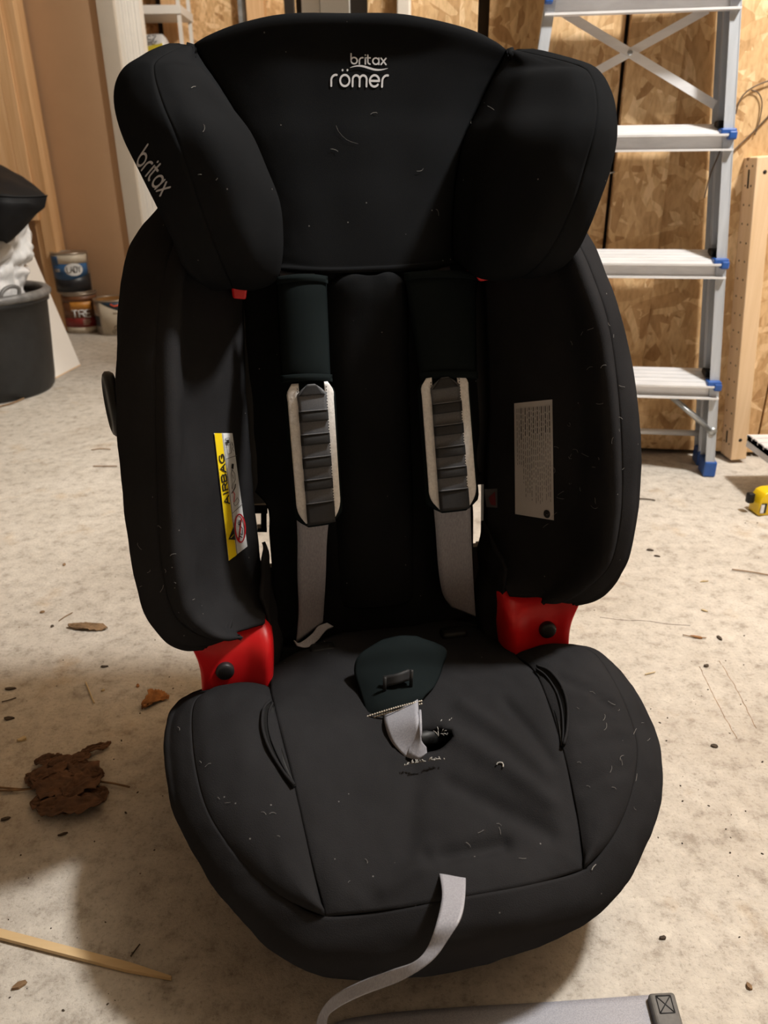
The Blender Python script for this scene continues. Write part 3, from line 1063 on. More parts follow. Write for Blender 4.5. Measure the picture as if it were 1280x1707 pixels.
def shoulder_pad(sl, lp, u=(.06, .29, .25, .80, .78, .95)):
    # upper sleeve
    f = padframe(*sl, bulge=.010)
    up = pad_patch('shoulder_sleeve', f, 0, 1, 0, 1, .006, M['neoprene'], seat, thick=.016, puff=.003)
    pad_patch('sleeve_rim', f, -.02, 1.02, -.02, .055, .010, M['neoprene'], up, thick=.014, puff=.002, nv=8, w=.003)
    pad_patch('sleeve_rim', f, -.02, 1.03, .955, 1.03, .010, M['neoprene'], up, thick=.014, puff=.002, nv=8, w=.003)
    # lower chest pad
    f = padframe(*lp, bulge=.004)
    cp = pad_patch('chest_pad', f, 0, 1, 0, 1, .006, M['neoprene'], seat, thick=.012, puff=.002, round_v=.12)
    # silver edging on both sides and round the top
    pad_patch('silver_edging', f, u[0], u[1], .02, .965, .011, M['silver'], cp, thick=.003, puff=.0012, nu=8, nv=40,
              shape=lambda t, a, b: (a + .16 * max(0, (t - .86) / .14) ** 2 + .10 * max(0, (.06 - t) / .06), b))
    pad_patch('silver_edging', f, u[4], u[5], .02, .965, .011, M['silver'], cp, thick=.003, puff=.0012, nu=8, nv=40,
              shape=lambda t, a, b: (a, b - .16 * max(0, (t - .86) / .14) ** 2 - .10 * max(0, (.06 - t) / .06)))
    wb = pad_patch('ladder_webbing', f, u[2], u[3], .03, .975, .0135, M['webdark'], cp, thick=.002, nu=8, nv=30, round_v=.0,
                   shape=lambda t, a, b: ((a + b) / 2 + (a - b) / 2 * min(1, .25 + math.sqrt(t / .07)), (a + b) / 2 - (a - b) / 2 * min(1, .25 + math.sqrt(t / .07))) if t < .05 else (a, b))
    pad_patch('webbing_loop', f, u[2] + .02, u[3] - .02, .035, .105, .0148, M['webblack'], wb, thick=.002, nu=8, nv=6,
              shape=lambda t, a, b: ((a + b) / 2 + (a - b) / 2 * (.35 + .65 * t), (a + b) / 2 - (a - b) / 2 * (.35 + .65 * t)))
    for v in (.205, .36, .515, .665):
        pad_patch('webbing_loop', f, u[2] - .01, u[3] + .01, v, v + .072, .0165, M['webblack'], wb, thick=.003, nu=8, nv=6, puff=.0012, w=.004)
        pad_patch('loop_stitch', f, u[2], u[3], v - .005, v + .003, .0178, M['webdark'], wb, thick=.001, nu=8, nv=2)
    pad_patch('webbing_loop', f, u[2] - .01, u[3] + .01, .825, .975, .0165, M['webblack'], wb, thick=.003, nu=8, nv=6)
    pad_patch('loop_stitch', f, u[2], u[3], .820, .828, .0178, M['webdark'], wb, thick=.001, nu=8, nv=2)
    # rows of stitching along the silver
    for uu in (u[1] - .03, u[4] + .03):
        bm = bmesh.new()
        for k in range(46):
            v0 = .05 + .90 * k / 46
            add_tube(bm, [f(uu, v0, .0128), f(uu, v0 + .011, .0128)], .0005, 5)
        tag(link('stitching', bm, M['inkgrey'], cp), kind='stuff')


shoulder_pad(((459, 470), (543, 468), (468, 636), (550, 634), .178, .142), ((470, 636), (556, 630), (491, 880), (571, 868), .140, .103))
shoulder_pad(((672, 462), (790, 462), (698, 630), (790, 628), .178, .142), ((692, 628), (779, 616), (709, 856), (797, 846), .140, .103), (.05, .25, .21, .74, .72, .93))
# crotch pad
def crotch():
    L = [(637, 1066, .062), (600, 1090, .048), (590, 1118, .036), (600, 1155, .014), (607, 1180, -.004), (606, 1196, -.012)]
    Rr = [(690, 1060, .064), (742, 1080, .052), (738, 1112, .038), (727, 1140, .016), (713, 1155, -.002), (703, 1168, -.012)]
    rows = []
    for a, b in zip(L, Rr):
        p, q = S(a[0], a[1], y=a[2]), S(b[0], b[1], y=b[2])
        rows.append([p, p.lerp(q, .25) + V(0, -.005, .005), p.lerp(q, .5) + V(0, -.007, .007), p.lerp(q, .75) + V(0, -.005, .005), q])
    t = rows[0]
    cp = keep(cloth('crotch_pad', rows, 30, 30, M['neoprene'], seat, thick=.014, puff=.003, w=.008, nz=[(.0015, 30)], out=(0, -.7, .7)))
    e = rows[-1]
    bm = bmesh.new()
    for k in range(26):
        t0 = k / 26
        for off in (0, .0035):
            a = crs(e, t0) + V(0, -.0035, -.001 + off); b = crs(e, t0 + .026) + V(0, -.0035, -.0005 + off)
            add_tube(bm, [a, b], .0009, 5)
    tag(link('hem_stitching', bm, M['thread'], cp), kind='stuff')
    bm = bmesh.new()
    add_tube(bm, [e[0] + V(-.001, -.006, 0), e[0] + V(.003, -.007, .0012)], .0030, 8)
    link('thread_knot', bm, M['thread'], cp)
    # belt loop slot across the pad
    a, b = S(640, 1146, y=.006), S(684, 1134, y=.006)
    bm = bmesh.new()
    rows = [[a, (a + b) / 2 + V(0, -.004, .003), b], [a + V(0, .004, .010), (a + b) / 2 + V(0, 0, .012), b + V(0, .004, .010)]]
    o = cloth('pad_loop', rows, 8, 4, M['webblack'], cp, thick=.003, out=(0, -1, 0))
    for q in (a, b):
        bm = bmesh.new()
        add_tube(bm, [q + V(0, -.002, -.006), q + V(.0005, -.003, .014)], .0018, 6)
        link('slot_edge', bm, M['ink'], cp)


crotch()
ribbon('crotch_strap', [(S(638, 1180, y=.0), S(696, 1164, y=-.010)), (S(641, 1206, y=-.034), S(697, 1192, y=-.050)), (S(652, 1236, y=-.055), S(700, 1224, y=-.066)), (S(676, 1262, y=-.071), S(706, 1250, y=-.070)), (S(692, 1274, z=.172), S(714, 1264, z=.172))], M['webbing'], seat, thick=.002, nu=8)
ribbon('strap_twist', [(S(678, 1262, y=-.0735), S(699, 1182, y=-.044)), (S(687, 1265, y=-.076), S(700, 1204, y=-.060)), (S(699, 1266, y=-.076), S(702, 1232, y=-.070)), (S(712, 1256, z=.186), S(711, 1246, z=.190))], M['webbing'], seat, thick=.002, nu=6)
bm = bmesh.new()
add_tube(bm, [S(660, 1238, z=.178), S(700, 1232, z=.180), S(738, 1224, z=.180)], .0085, 16)
link('buckle', bm, M['plastic'], seat)
# frayed stitches in front of the slot
random.seed(4)
bm = bmesh.new()
for k in range(26):
    px = 676 + 64 * k / 26
    c = S(px + random.uniform(-2, 2), 1281 + 4 * math.sin(k * .7) + random.uniform(-2, 2), y=-.085)
    c.z = .1925
    d = V(random.uniform(-1, 1), random.uniform(-.5, .5), random.uniform(0, .8)) * .004
    add_tube(bm, [c, c + d * .5 + V(0, 0, .001), c + d], .00055, 4)
for k in range(16):
    c = S(738 + random.uniform(-8, 10), 1217 + random.uniform(-12, 12), z=.190)
    d = V(random.uniform(-1, 1), random.uniform(-1, 1), random.uniform(0, .8)) * .005
    add_tube(bm, [c, c + d * .5 + V(0, 0, .001), c + d], .00045, 4)
tag(link('frayed_thread', bm, M['lint'], seat), kind='stuff')

# --- adjuster strap hanging over the front edge on to the floor
ed = [(S(729, 1444, y=-.150), S(774, 1446, y=-.150)), (S(731, 1449, y=-.166), S(776, 1452, y=-.166)), (S(737, 1490, y=-.205), S(775, 1495, y=-.212)), (S(727, 1540, y=-.232), S(765, 1535, y=-.236)), (S(712, 1580, y=-.238), S(737, 1580, y=-.243)),
      (S(690, 1603, y=-.240), S(706, 1612, y=-.246)), (S(650, 1618, y=-.232), S(662, 1638, y=-.240)), (S(600, 1636, y=-.214), S(600, 1660, y=-.222)), (S(556, 1660, y=-.198), S(560, 1682, y=-.204)), (S(532, 1690, y=-.186), S(545, 1700, y=-.190)), (S(522, 1730, z=.010), S(546, 1735, z=.010))]
0 and print('strap', [tuple(round(c, 3) for c in p[0]) for p in ed])
aj = ribbon('adjuster_strap', ed, M['webbing'], seat, n=70, nu=8)
fl = [(S(528, 1790, z=.006), S(540, 1725, z=.009)), (S(560, 1792, z=.005), S(566, 1702, z=.0055)), (S(640, 1785, z=.004), S(640, 1689, z=.004)), (S(760, 1772, z=.004), S(760, 1679, z=.004)), (S(900, 1760, z=.004), S(900, 1671, z=.004)), (S(1000, 1750, z=.004), S(1000, 1664, z=.004)), (S(1100, 1740, z=.004), S(1086, 1658, z=.004))]
ribbon('strap_tail', [(b, a) for a, b in fl], M['webbing'], aj, n=60, nu=8)
bm = bmesh.new()
q = [S(1080, 1654, z=.012), S(1124, 1652, z=.012), S(1150, 1745, z=.012), S(1104, 1748, z=.012)]
add_hex(bm, [V(p.x, p.y, .001) for p in q] + q)
bmesh.ops.recalc_face_normals(bm, faces=bm.faces)
ec = bevel(link('strap_end', bm, M['greypl'], aj, smooth=False), .003, 3)
bm = bmesh.new()
def quadpt(u, v): return q[0].lerp(q[1], u).lerp(q[3].lerp(q[2], u), v)
for (a, b) in (((.25, .08), (.80, .08)), ((.80, .08), (.80, .40)), ((.80, .40), (.25, .40)), ((.25, .40), (.25, .08)), ((.25, .08), (.80, .40)), ((.80, .08), (.25, .40))):
    add_tube(bm, [quadpt(*a) + V(0, 0, .0002), quadpt(*b) + V(0, 0, .0002)], .0005, 5)
link('box_stitch', bm, M['webblack'], ec)

# --- side knob and belt hook
bm = bmesh.new()
kc = S(191, 673, x=-.254)
Mx = Matrix.Translation(kc) @ Matrix.Rotation(math.radians(-90), 4, 'Y') @ Matrix.Rotation(math.radians(14), 4, 'X')
add_lathe(bm, [(.010, -.030), (.010, -.001), (.020, -.001), (.024, -.004), (.0285, -.003), (.0305, .0), (.0305, .004), (.0285, .006), (.025, .007), (.023, .005), (.004, .005)], 48, Mx)
link('side_knob', bm, M['plastic'], seat)
bm = bmesh.new()
y = .245
pp = [S(413, 846, y=y), S(444, 846, y=y), S(444, 886, y=y), S(430, 886, y=y)]
def bar(a, b, wd, dep=.012):
    a, b = Vector(a), Vector(b)
    t = (b - a).normalized(); n = t.cross(V(0, 1, 0)).normalized() * wd / 2
    add_hex(bm, [a - n, b - n, b - n + V(0, dep, 0), a - n + V(0, dep, 0), a + n, b + n, b + n + V(0, dep, 0), a + n + V(0, dep, 0)])
bar(S(404, 849, y=y), S(446, 849, y=y), .011)
bar(S(440, 849, y=y), S(440, 886, y=y), .0065)
bar(S(445, 884, y=y), S(429, 884, y=y), .005)
bmesh.ops.recalc_face_normals(bm, faces=bm.faces)
link('belt_hook', bm, M['plastic'], seat, smooth=False)
for (cx, cy, r, yy) in ((411, 886, .0080, .185),):
    bm = bmesh.new()
    Mx = Matrix.Translation(S(cx, cy, y=yy)) @ Matrix.Rotation(math.radians(90), 4, 'X')
    add_lathe(bm, [(r, -.01), (r, .0), (r * .8, .002), (.001, .0025)], 20, Mx)
    link('release_button', bm, M['pinkpl'], seat)

# ------------------------------------------------------------------ prints and labels laid on the covers
bpy.context.view_layer.update()
TREES = []
for o in SURF:
    b = bmesh.new()
    b.from_mesh(o.data)
    TREES.append(BVHTree.FromBMesh(b))
    b.free()


def drape(px, py, off=.0008):
    d = seatray(px, py)
    best = None
    for t in TREES:
        h = t.ray_cast(SEATCAM, d)
        if h[0] is not None and (best is None or h[3] < best[3]):
            best = h
    if best is None:
        return None
    n = best[1]
    if n @ d > 0: n = -n
    return best[0] + n * off


def quadmap(c):
    tl, tr, br, bl = [Vector(p) for p in c]
    return lambda u, v: (tl.lerp(tr, u)).lerp(bl.lerp(br, u), v)


def decal_sheet(name, c, nu, nv, mat, parent, u0=0, u1=1, v0=0, v1=1, off=.0008, thick=.0004):
    f = quadmap(c)
    g = []
    for j in range(nv + 1):
        r = []
        for i in range(nu + 1):
            p = f(u0 + (u1 - u0) * i / nu, v0 + (v1 - v0) * j / nv)
            q = drape(p.x, p.y, off)
            if q is None: q = S(p.x, p.y, y=.1)
            r.append(q)
        g.append(r)
    bm = bm_from_grid(g, 1)
    bmesh.ops.recalc_face_normals(bm, faces=bm.faces)
    return link(name, bm, mat, parent)


def decal_strokes(name, strokes, wd, mapf, mat, parent, off=.0011, step=None):
    """strokes: polylines in sign coordinates; drawn as flat ribbons with round ends on the cover"""
    bm = bmesh.new()
    for st in strokes:
        pts = [Vector(p) for p in st]
        dense = [pts[0]]
        for a, b in zip(pts[:-1], pts[1:]):
            L_ = (b - a).length
            n = max(1, int(L_ / (step or wd)))
            for k in range(1, n + 1):
                dense.append(a.lerp(b, k / n))
        left, right = [], []
        for i, p in enumerate(dense):
            t = dense[min(i + 1, len(dense) - 1)] - dense[max(i - 1, 0)]
            if t.length < 1e-9: t = Vector((1, 0))
            t.normalize()
            n = Vector((-t.y, t.x)) * wd / 2
            left.append(p + n); right.append(p - n)

        def put(p):
            m = mapf(p.x, p.y)
            q = drape(m.x, m.y, off)
            return bm.verts.new(q) if q is not None else None
        lv = [put(p) for p in left]
        rv = [put(p) for p in right]
        for i in range(len(dense) - 1):
            f = (lv[i], lv[i + 1], rv[i + 1], rv[i])
            if all(f):
                bm.faces.new(f)
        for p in (dense[0], dense[-1]):
            c = [put(p + Vector((math.cos(a), math.sin(a))) * wd / 2) for a in [k * math.pi / 5 for k in range(10)]]
            if all(c): bm.faces.new(c)
    bmesh.ops.recalc_face_normals(bm, faces=bm.faces)
    return link(name, bm, mat, parent, smooth=False)


def arc(cx, cy, r, a0, a1, n=14, ry=None):
    return [(cx + r * math.cos(math.radians(a0 + (a1 - a0) * k / n)), cy + (ry or r) * math.sin(math.radians(a0 + (a1 - a0) * k / n))) for k in range(n + 1)]


# letters: baseline y=0, x-height 1, y downwards is negative here (flipped on mapping)
GL = {
    'b': (1.0, [[(0, 1.6), (0, .5)], arc(.5, .5, .5, 180, -180, 24)]),
    'r': (.62, [[(0, 0), (0, .5)], arc(.5, .5, .5, 180, 80, 10)]),
    'i': (.0, [[(0, 0), (0, 1)], [(0, 1.42), (0, 1.44)]]),
    't': (.5, [[(.05, 1.45), (.05, .4)], arc(.42, .38, .37, 180, 270, 8), [(-.12, 1), (.42, 1)]]),
    'a': (1.0, [arc(.5, .5, .5, 0, 360, 24), [(1, 1), (1, 0)]]),
    'x': (.8, [[(0, 0), (.8, 1)], [(0, 1), (.8, 0)]]),
    'ö': (1.0, [arc(.5, .5, .5, 0, 360, 24), [(.24, 1.42), (.24, 1.44)], [(.76, 1.42), (.76, 1.44)]]),
    'm': (1.5, [[(0, 0), (0, .55)], arc(.375, .6, .375, 180, 0, 12), [(.75, .6), (.75, 0)], arc(1.125, .6, .375, 180, 0, 12), [(1.5, .6), (1.5, 0)]]),
    'e': (1.0, [arc(.5, .5, .5, -40, -360, 22) , [(1, .5), (.05, .5)]]),
}


def word(w, gap):
    x = 0
    out = []
    for ch in w:
        wd, st = GL[ch]
        out += [[(px + x, py) for px, py in s] for s in st]
        x += wd + gap
    return out, x - gap


def put_word(name, w, gap, box, mat, parent, wd, extra=None, xh=1.0):
    """box: image corners tl,tr,br,bl of the x-height band"""
    st, tw = word(w, gap)
    st = st + (extra(tw) if extra else [])
    f = quadmap(box)
    m = lambda x, y: f(x / tw, 1 - y)
    return decal_strokes(name, st, wd, m, mat, parent, off=.0007, step=.12)


put_word('logo_print', 'britax', .36, ((585, 96), (643, 97.5), (643, 108), (585, 106.5)), M['print'], seat, .24)
f = quadmap(((583, 109), (646, 110), (646, 118), (583, 117)))
sw = []
n = 16
bm = bmesh.new()
tp, bt = [], []
for k in range(n + 1):
    t = k / n
    yy = .55 + .45 * math.sin(t * 2 * math.pi + math.pi) * (1.0 - .25 * t)
    th = .05 + .33 * math.sin(t * math.pi) ** .8
    a = f(t, yy - th * .6); b = f(t, yy + th * .6)
    tp.append(bm.verts.new(drape(a.x, a.y, .0011))); bt.append(bm.verts.new(drape(b.x, b.y, .0011)))
for k in range(n):
    bm.faces.new((tp[k], tp[k + 1], bt[k + 1], bt[k]))
link('logo_swoosh', bm, M['print'], seat)
put_word('logo_print', 'römer', .34, ((552, 125), (647, 126), (646, 145), (552, 143.5)), M['print'], seat, .20)
# side print, reading down the left border
sp = put_word('side_logo_print', 'britax', .36, ((240, 252), (284, 312), (268, 326), (228, 270)), M['printdim'], seat, .20)

# airbag warning label on the left wing
AB = ((355, 722), (386, 722), (411, 911), (379.5, 935))
lab = decal_sheet('airbag_label', AB, 10, 40, M['white'], seat, off=.0010)
decal_sheet('yellow_band', AB, 4, 40, M['yellow'], lab, 0, .40, 0, 1, off=.0016)
fA = quadmap(AB)


def lab_lines(name, strokes, wd, mat, off=.0022):
    return decal_strokes(name, strokes, wd, lambda x, y: fA(x, y / 6.0), mat, lab, off=off, step=.05)


lab_lines('label_rule', [[(.42, 1.27), (1.0, 1.18)], [(.42, 3.95), (1.0, 3.72)], [(.41, .02), (.41, 5.95)]], .03, M['inkgrey'])
# AIRBAG, rotated, reading upwards
CAP = {
    'A': [[(0, 0), (.45, 1), (.9, 0)], [(.18, .35), (.72, .35)]],
    'I': [[(.15, 0), (.15, 1)]],
    'R': [[(0, 0), (0, 1), (.5, 1)], arc(.5, .75, .25, 90, -90, 8), [(.5, .5), (0, .5)], [(.42, .5), (.75, 0)]],
    'B': [[(0, 0), (0, 1), (.5, 1)], arc(.5, .75, .25, 90, -90, 8), [(.5, .5), (0, .5)], arc(.52, .25, .25, 90, -90, 8), [(.52, 0), (0, 0)]],
    'G': [arc(.45, .5, .48, 50, 320, 16, .5), [(.88, .18), (.88, .48), (.5, .48)]],
    'L': [[(0, 1), (0, 0), (.6, 0)]],
    'D': [[(0, 0), (0, 1), (.35, 1)], arc(.35, .5, .45, 90, -90, 12, .5), [(.35, 0), (0, 0)]],
    'Y': [[(0, 1), (.4, .5), (.8, 1)], [(.4, .5), (.4, 0)]],
    'T': [[(0, 1), (.8, 1)], [(.4, 1), (.4, 0)]],
    'E': [[(.6, 1), (0, 1), (0, 0), (.6, 0)], [(0, .5), (.5, .5)]],
}
ADV = {'A': .9, 'I': .3, 'R': .75, 'B': .78, 'G': .95, 'L': .65, 'D': .85, 'Y': .8, 'T': .8, 'E': .65}


def caps(w, gap=.22):
    x = 0; out = []
    for ch in w:
        out += [[(a + x, b) for a, b in s] for s in CAP[ch]]
        x += ADV[ch] + gap
    return out, x - gap


st, tw = caps('AIRBAG')
rot = []
for s in st:
    rot.append([(.33 - .25 * (1 - b) + .0, 3.42 - (a / tw) * 2.42) for a, b in s])
rot = [[(.09 + .25 * (1 - b), 3.42 - (a / tw) * 2.42) for a, b in s] for s in st]
rot = [[(.34 - .25 * b, 3.42 - (a / tw) * 2.42) for a, b in s] for s in st]
# letters stand on the right edge of the band with their tops to the left
lab_lines('airbag_lettering', rot, .060, M['ink'])


def lab_fill(name, poly, mat, off=.0024):
    bm = bmesh.new()
    vs = []
    for p in poly:
        m = fA(p[0], p[1] / 6.0)
        vs.append(bm.verts.new(drape(m.x, m.y, off)))
    bm.faces.new(vs)
    return link(name, bm, mat, lab, smooth=False)


lab_fill('warning_triangle', [(.06, 5.02), (.385, 4.60), (.385, 5.24)], M['ink'])
lab_lines('warning_mark', [[(.17, 5.0), (.28, 4.97)], [(.32, 4.95), (.33, 4.95)]], .035, M['yellow'], .0029)
lab_lines('prohibition_ring', [arc(.72, 4.85, .255, 0, 360, 40, .70), [(.60, 5.37), (.84, 4.42)]], .062, M['inkred'])
lab_lines('pictogram', [[(.68, 4.45), (.80, 4.52), (.76, 4.72), (.66, 4.62)], [(.66, 5.1), (.80, 5.25), (.84, 4.95), (.74, 4.75)], [(.62, 5.2), (.76, 5.36)], [(.70, 4.5), (.72, 4.66)]], .034, M['ink'])
lab_lines('pictogram', [[(.52, .28), (.74, .24), (.76, 1.0), (.54, 1.06), (.52, .28)], [(.53, .62), (.75, .58)], [(.84, .45), (.90, .70), (.82, .80), (.88, .92)], [(.84, .45), (.86, .62)]], .022, M['ink'])
lab_fill('pictogram', [(.55, .36), (.70, .33), (.70, .50), (.56, .52)], M['ink'])
lab_lines('pictogram', [[(.68, 1.85), (.60, 2.05), (.60, 2.5), (.55, 2.75)], [(.68, 1.85), (.80, 2.1), (.78, 2.4), (.64, 2.55), (.58, 2.8)], [(.66, 2.1), (.68, 2.3)], [(.56, 3.5), (.66, 3.4), (.78, 3.3), (.84, 3.5), (.74, 3.62), (.60, 3.66), (.55, 3.5)]], .022, M['ink'])
lab_lines('pictogram', [[(.52, 2.98), (.60, 2.9), (.72, 2.78), (.76, 2.62)]], .05, M['ink'])
lab_lines('pictogram', [[(.60, 2.95), (.66, 3.1), (.62, 3.25), (.60, 3.4), (.55, 3.42)]], .035, M['inkred'])
lab_fill('pictogram', [(.64, 1.76), (.70, 1.55), (.80, 1.58), (.74, 1.85)], M['ink'])

# satin text label on the right wing
IB = ((858, 672), (921.5, 665.5), (924, 867), (859.5, 856.5))
lab2 = decal_sheet('text_label', IB, 12, 30, M['labelgrey'], seat, off=.0010)
fI = quadmap(IB)
random.seed(11)
stk, bold = [], []
for k in range(17):
    u = .93 - k * .053
    v = .055
    end = .90 - (.12 if k % 5 == 3 else 0) - random.uniform(0, .10)
    if k > 13: end = .55
    while v < end:
        l = random.uniform(.012, .05)
        (bold if (v < .28 and k < 15 and k % 2 == 0) else stk).append([(u, v), (u, min(v + l, end))])
        v += l + .024
decal_strokes('label_text', stk, .010, lambda x, y: fI(x, y), M['inkgrey'], lab2, off=.0016, step=.05)
decal_strokes('label_text', bold, .017, lambda x, y: fI(x, y), M['ink'], lab2, off=.0016, step=.05)
decal_strokes('approval_mark', [arc(.83, .955, .07, 0, 360, 20, .022), [(.80, .945), (.80, .965)], [(.80, .945), (.86, .95), (.86, .962)]], .025, lambda x, y: fI(x, y), M['ink'], lab2, off=.0016, step=.02)
# small woven tag by the right belt opening
tg = ((808, 815), (830, 814), (830, 846), (812, 845))
t1 = decal_sheet('belt_guide_tag', tg, 4, 5, M['inkgrey'], seat, off=.0012)
f = quadmap(tg)
bm = bmesh.new()
vs = []
for u, v in ((.85, .15), (.9, .9), (.45, .85), (.3, .5), (.5, .35)):
    m = f(u, v); vs.append(bm.verts.new(drape(m.x, m.y, .0018)))
bm.faces.new(vs)
link('tag_arrow', bm, M['pinkpl'], t1, smooth=False)

# lint and hairs caught on the cover
random.seed(21)
bm = bmesh.new()


def hair(px, py, ln, ang, curl, r=.00013):
    pts = []
    x, y, a = px, py, ang
    for k in range(6):
        q = drape(x, y, .0009 + .0006 * random.random())
        if q is None: return
        pts.append(q)
        x += math.cos(a) * ln / 5; y += math.sin(a) * ln / 5
        a += curl * random.uniform(.4, 1.4)
    for a_, b_ in zip(pts[:-1], pts[1:]):
        if (a_ - b_).length > .02: return
    add_tube(bm, pts, r, 4, caps=False)


for (x0, y0, x1, y1, n) in ((900, 540, 1045, 880, 34), (300, 1200, 500, 1400, 8), (560, 1350, 900, 1480, 8), (960, 1150, 1080, 1350, 18), (210, 780, 330, 1050, 10), (270, 140, 440, 300, 4), (520, 100, 900, 400, 6), (400, 1040, 560, 1110, 5)):
    for k in range(n):
        hair(random.uniform(x0, x1), random.uniform(y0, y1), random.uniform(3, 14), random.uniform(0, 6.28), random.uniform(-.5, .5))
hair(560, 210, 50, 1.2, -.25, .00008)
hair(965, 1440, 34, .1, -.08, .0005)
hair(985, 1450, 12, -1.2, .2, .0004)
hair(828, 1275, 18, -1.0, .7, .0007)
tag(link('lint', bm, M['lint'], seat), kind='stuff')

# ------------------------------------------------------------------ stepladder against the OSB
lad = empty('stepladder', WP, WY)       # same frame as the wall: x along it, -y out of it
tag(lad, 'folded aluminium stepladder with blue plastic feet leaning on the chipboard wall', 'ladder')
ZT = 1.30
dF, dR = .125, .060                      # distance of front and rear rails from the wall


def rail_s(z, side):
    zt = onwall(1238, 4, dF)[1]
    st = onwall(1236, 4, dF)[0]
    sb = onwall(1190, 700, dF)[0]
    zb = onwall(1190, 700, dF)[1]
    r = st + (sb - st) * (z - zt) / (zb - zt)
    cen = .5 * (st + onwall(909, 4, dF)[0])
    return r if side > 0 else 2 * cen - r


def rail(side, d, wdt, dep, z0, z1, name, lean):
    bm = bmesh.new()
    for (ox, oy, w_, d_) in ((0, 0, .003, dep), (-side * wdt / 2, dep / 2 - .0015, wdt, .003), (-side * wdt / 2, -dep / 2 + .0015, wdt, .003)):
        p = []
        for z in (z0, z1):
            s = rail_s(z, side)
            yy = -d + lean * z
            c = V(s + ox, yy + oy, z)
            p += [c + V(-w_ / 2, -d_ / 2, 0), c + V(w_ / 2, -d_ / 2, 0), c + V(w_ / 2, d_ / 2, 0), c + V(-w_ / 2, d_ / 2, 0)]
        add_hex(bm, p)
    return link(name, bm, M['alurail'], lad, smooth=False)


LEAN = .03
for side in (-1, 1):
    rail(side, dF, .019, .052, .03, ZT, 'front_rail', LEAN)
    rail(side, dR - .006, .019, .046, .03, ZT - .1, 'rear_rail', LEAN * .3)
    for d, nm, w_, dp in ((dF, 'front_foot', .028, .056), (dR - .006, 'rear_foot', .026, .050)):
        bm = bmesh.new()
        s = rail_s(.03, side) - side * .007
        add_box(bm, (s, -d, .019), (w_, dp, .038))
        bevel(link(nm, bm, M['bluepl'], lad, smooth=False), .004)


def step(zf, wide_px):
    """zf: height of the tread's front edge; the treads tip forward because the ladder is folded"""
    a, b = rail_s(zf, -1), rail_s(zf, 1)
    y0 = -(dF + .036) + LEAN * zf
    bm = bmesh.new()
    dep, rise = .082, .021
    # ribbed tread
    n = 5
    for k in range(n):
        t0, t1 = k / n, (k + .86) / n
        h = .003
        add_hex(bm, [(a + .012, y0 + dep * t0, zf + rise * t0 - .004), (b - .012, y0 + dep * t0, zf + rise * t0 - .004), (b - .012, y0 + dep * t1, zf + rise * t1 - .004), (a + .012, y0 + dep * t1, zf + rise * t1 - .004),
                     (a + .012, y0 + dep * t0, zf + rise * t0), (b - .012, y0 + dep * t0, zf + rise * t0), (b - .012, y0 + dep * t1, zf + rise * t1), (a + .012, y0 + dep * t1, zf + rise * t1)])
    add_hex(bm, [(a + .004, y0 + .002, zf - .006), (b - .004, y0 + .002, zf - .006), (b - .004, y0 + dep, zf + rise - .006), (a + .004, y0 + dep, zf + rise - .006),
                 (a + .004, y0 + .002, zf - .002), (b - .004, y0 + .002, zf - .002), (b - .004, y0 + dep, zf + rise - .002), (a + .004, y0 + dep, zf + rise - .002)])
    # front apron and its lower lip
    add_box(bm, ((a + b) / 2, y0 + .018, zf - .015), (b - a, .004, .028))
    add_box(bm, ((a + b) / 2, y0 + .008, zf - .029), (b - a + .004, .022, .004))
    add_box(bm, ((a + b) / 2, y0 + .000, zf - .002), (b - a - .024, .010, .004))
    o = link('step', bm, M['alu'], lad, smooth=False)
    for s, e in ((-1, a), (1, b)):
        bm = bmesh.new()
        add_box(bm, (e - s * .012, y0 + .014, zf + .004), (.030, .034, .012))
        add_box(bm, (e - s * .004, y0 + .006, zf - .003), (.016, .026, .016))
        bevel(link('end_cap', bm, M['bluepl'], o, smooth=False), .003)
        bm = bmesh.new()
        add_box(bm, (e - s * .016, y0 + .05, zf + .018), (.022, .035, .014))
        bevel(link('step_bracket', bm, M['plastic'], o, smooth=False), .003)
        bm = bmesh.new()
        add_lathe(bm, [(.005, 0), (.005, .003), (.003, .004), (.001, .004)], 12, Matrix.Translation((e - s * .012, y0 + .016, zf - .016)) @ Matrix.Rotation(math.radians(90), 4, 'X'))
        link('rivet', bm, M['zinc'], o)
    return o


dS = dF + .036
for (px, py) in ((1225, 222), (1215, 441), (1200, 645), (1240, -23)):
    s_, z_ = onwall(px, py, dS)
    step(z_, px)
step(onwall(1240, -23, dS)[1] + .228, 0)
# cross braces between the rear rails, with a rivet where they meet
def flatbar(nm, p, q, w_, d, t=.003, mat='alu'):
    bm = bmesh.new()
    p, q = V(p[0], -d, p[1]), V(q[0], -d, q[1])
    u = (q - p).normalized(); n = u.cross(V(0, 1, 0)).normalized() * w_ / 2
    y = V(0, t, 0)
    add_hex(bm, [p - n, q - n, q - n + y, p - n + y, p + n, q + n, q + n + y, p + n + y])
    bmesh.ops.recalc_face_normals(bm, faces=bm.faces)
    return link(nm, bm, M[mat], lad, smooth=False)
flatbar('cross_brace', onwall(925, 12, .07), onwall(1192, 175, .07), .0165, .070)
flatbar('cross_brace', onwall(1180, 15, .066), onwall(960, 138, .066), .0165, .066)
bm = bmesh.new()
s_, z_ = onwall(1050, 88, .07)
add_lathe(bm, [(.005, 0), (.005, .003), (.002, .004)], 12, Matrix.Translation((s_, -.0695, z_)) @ Matrix.Rotation(math.radians(90), 4, 'X'))
link('rivet', bm, M['zinc'], lad)
bm = bmesh.new()
p, q = onwall(1120, 662, dF + .01), onwall(1184, 716, dF + .01)
add_tube(bm, [V(p[0], -dF - .012, p[1]), V(q[0], -dF - .014, q[1])],   .013, 12, flat=.5)
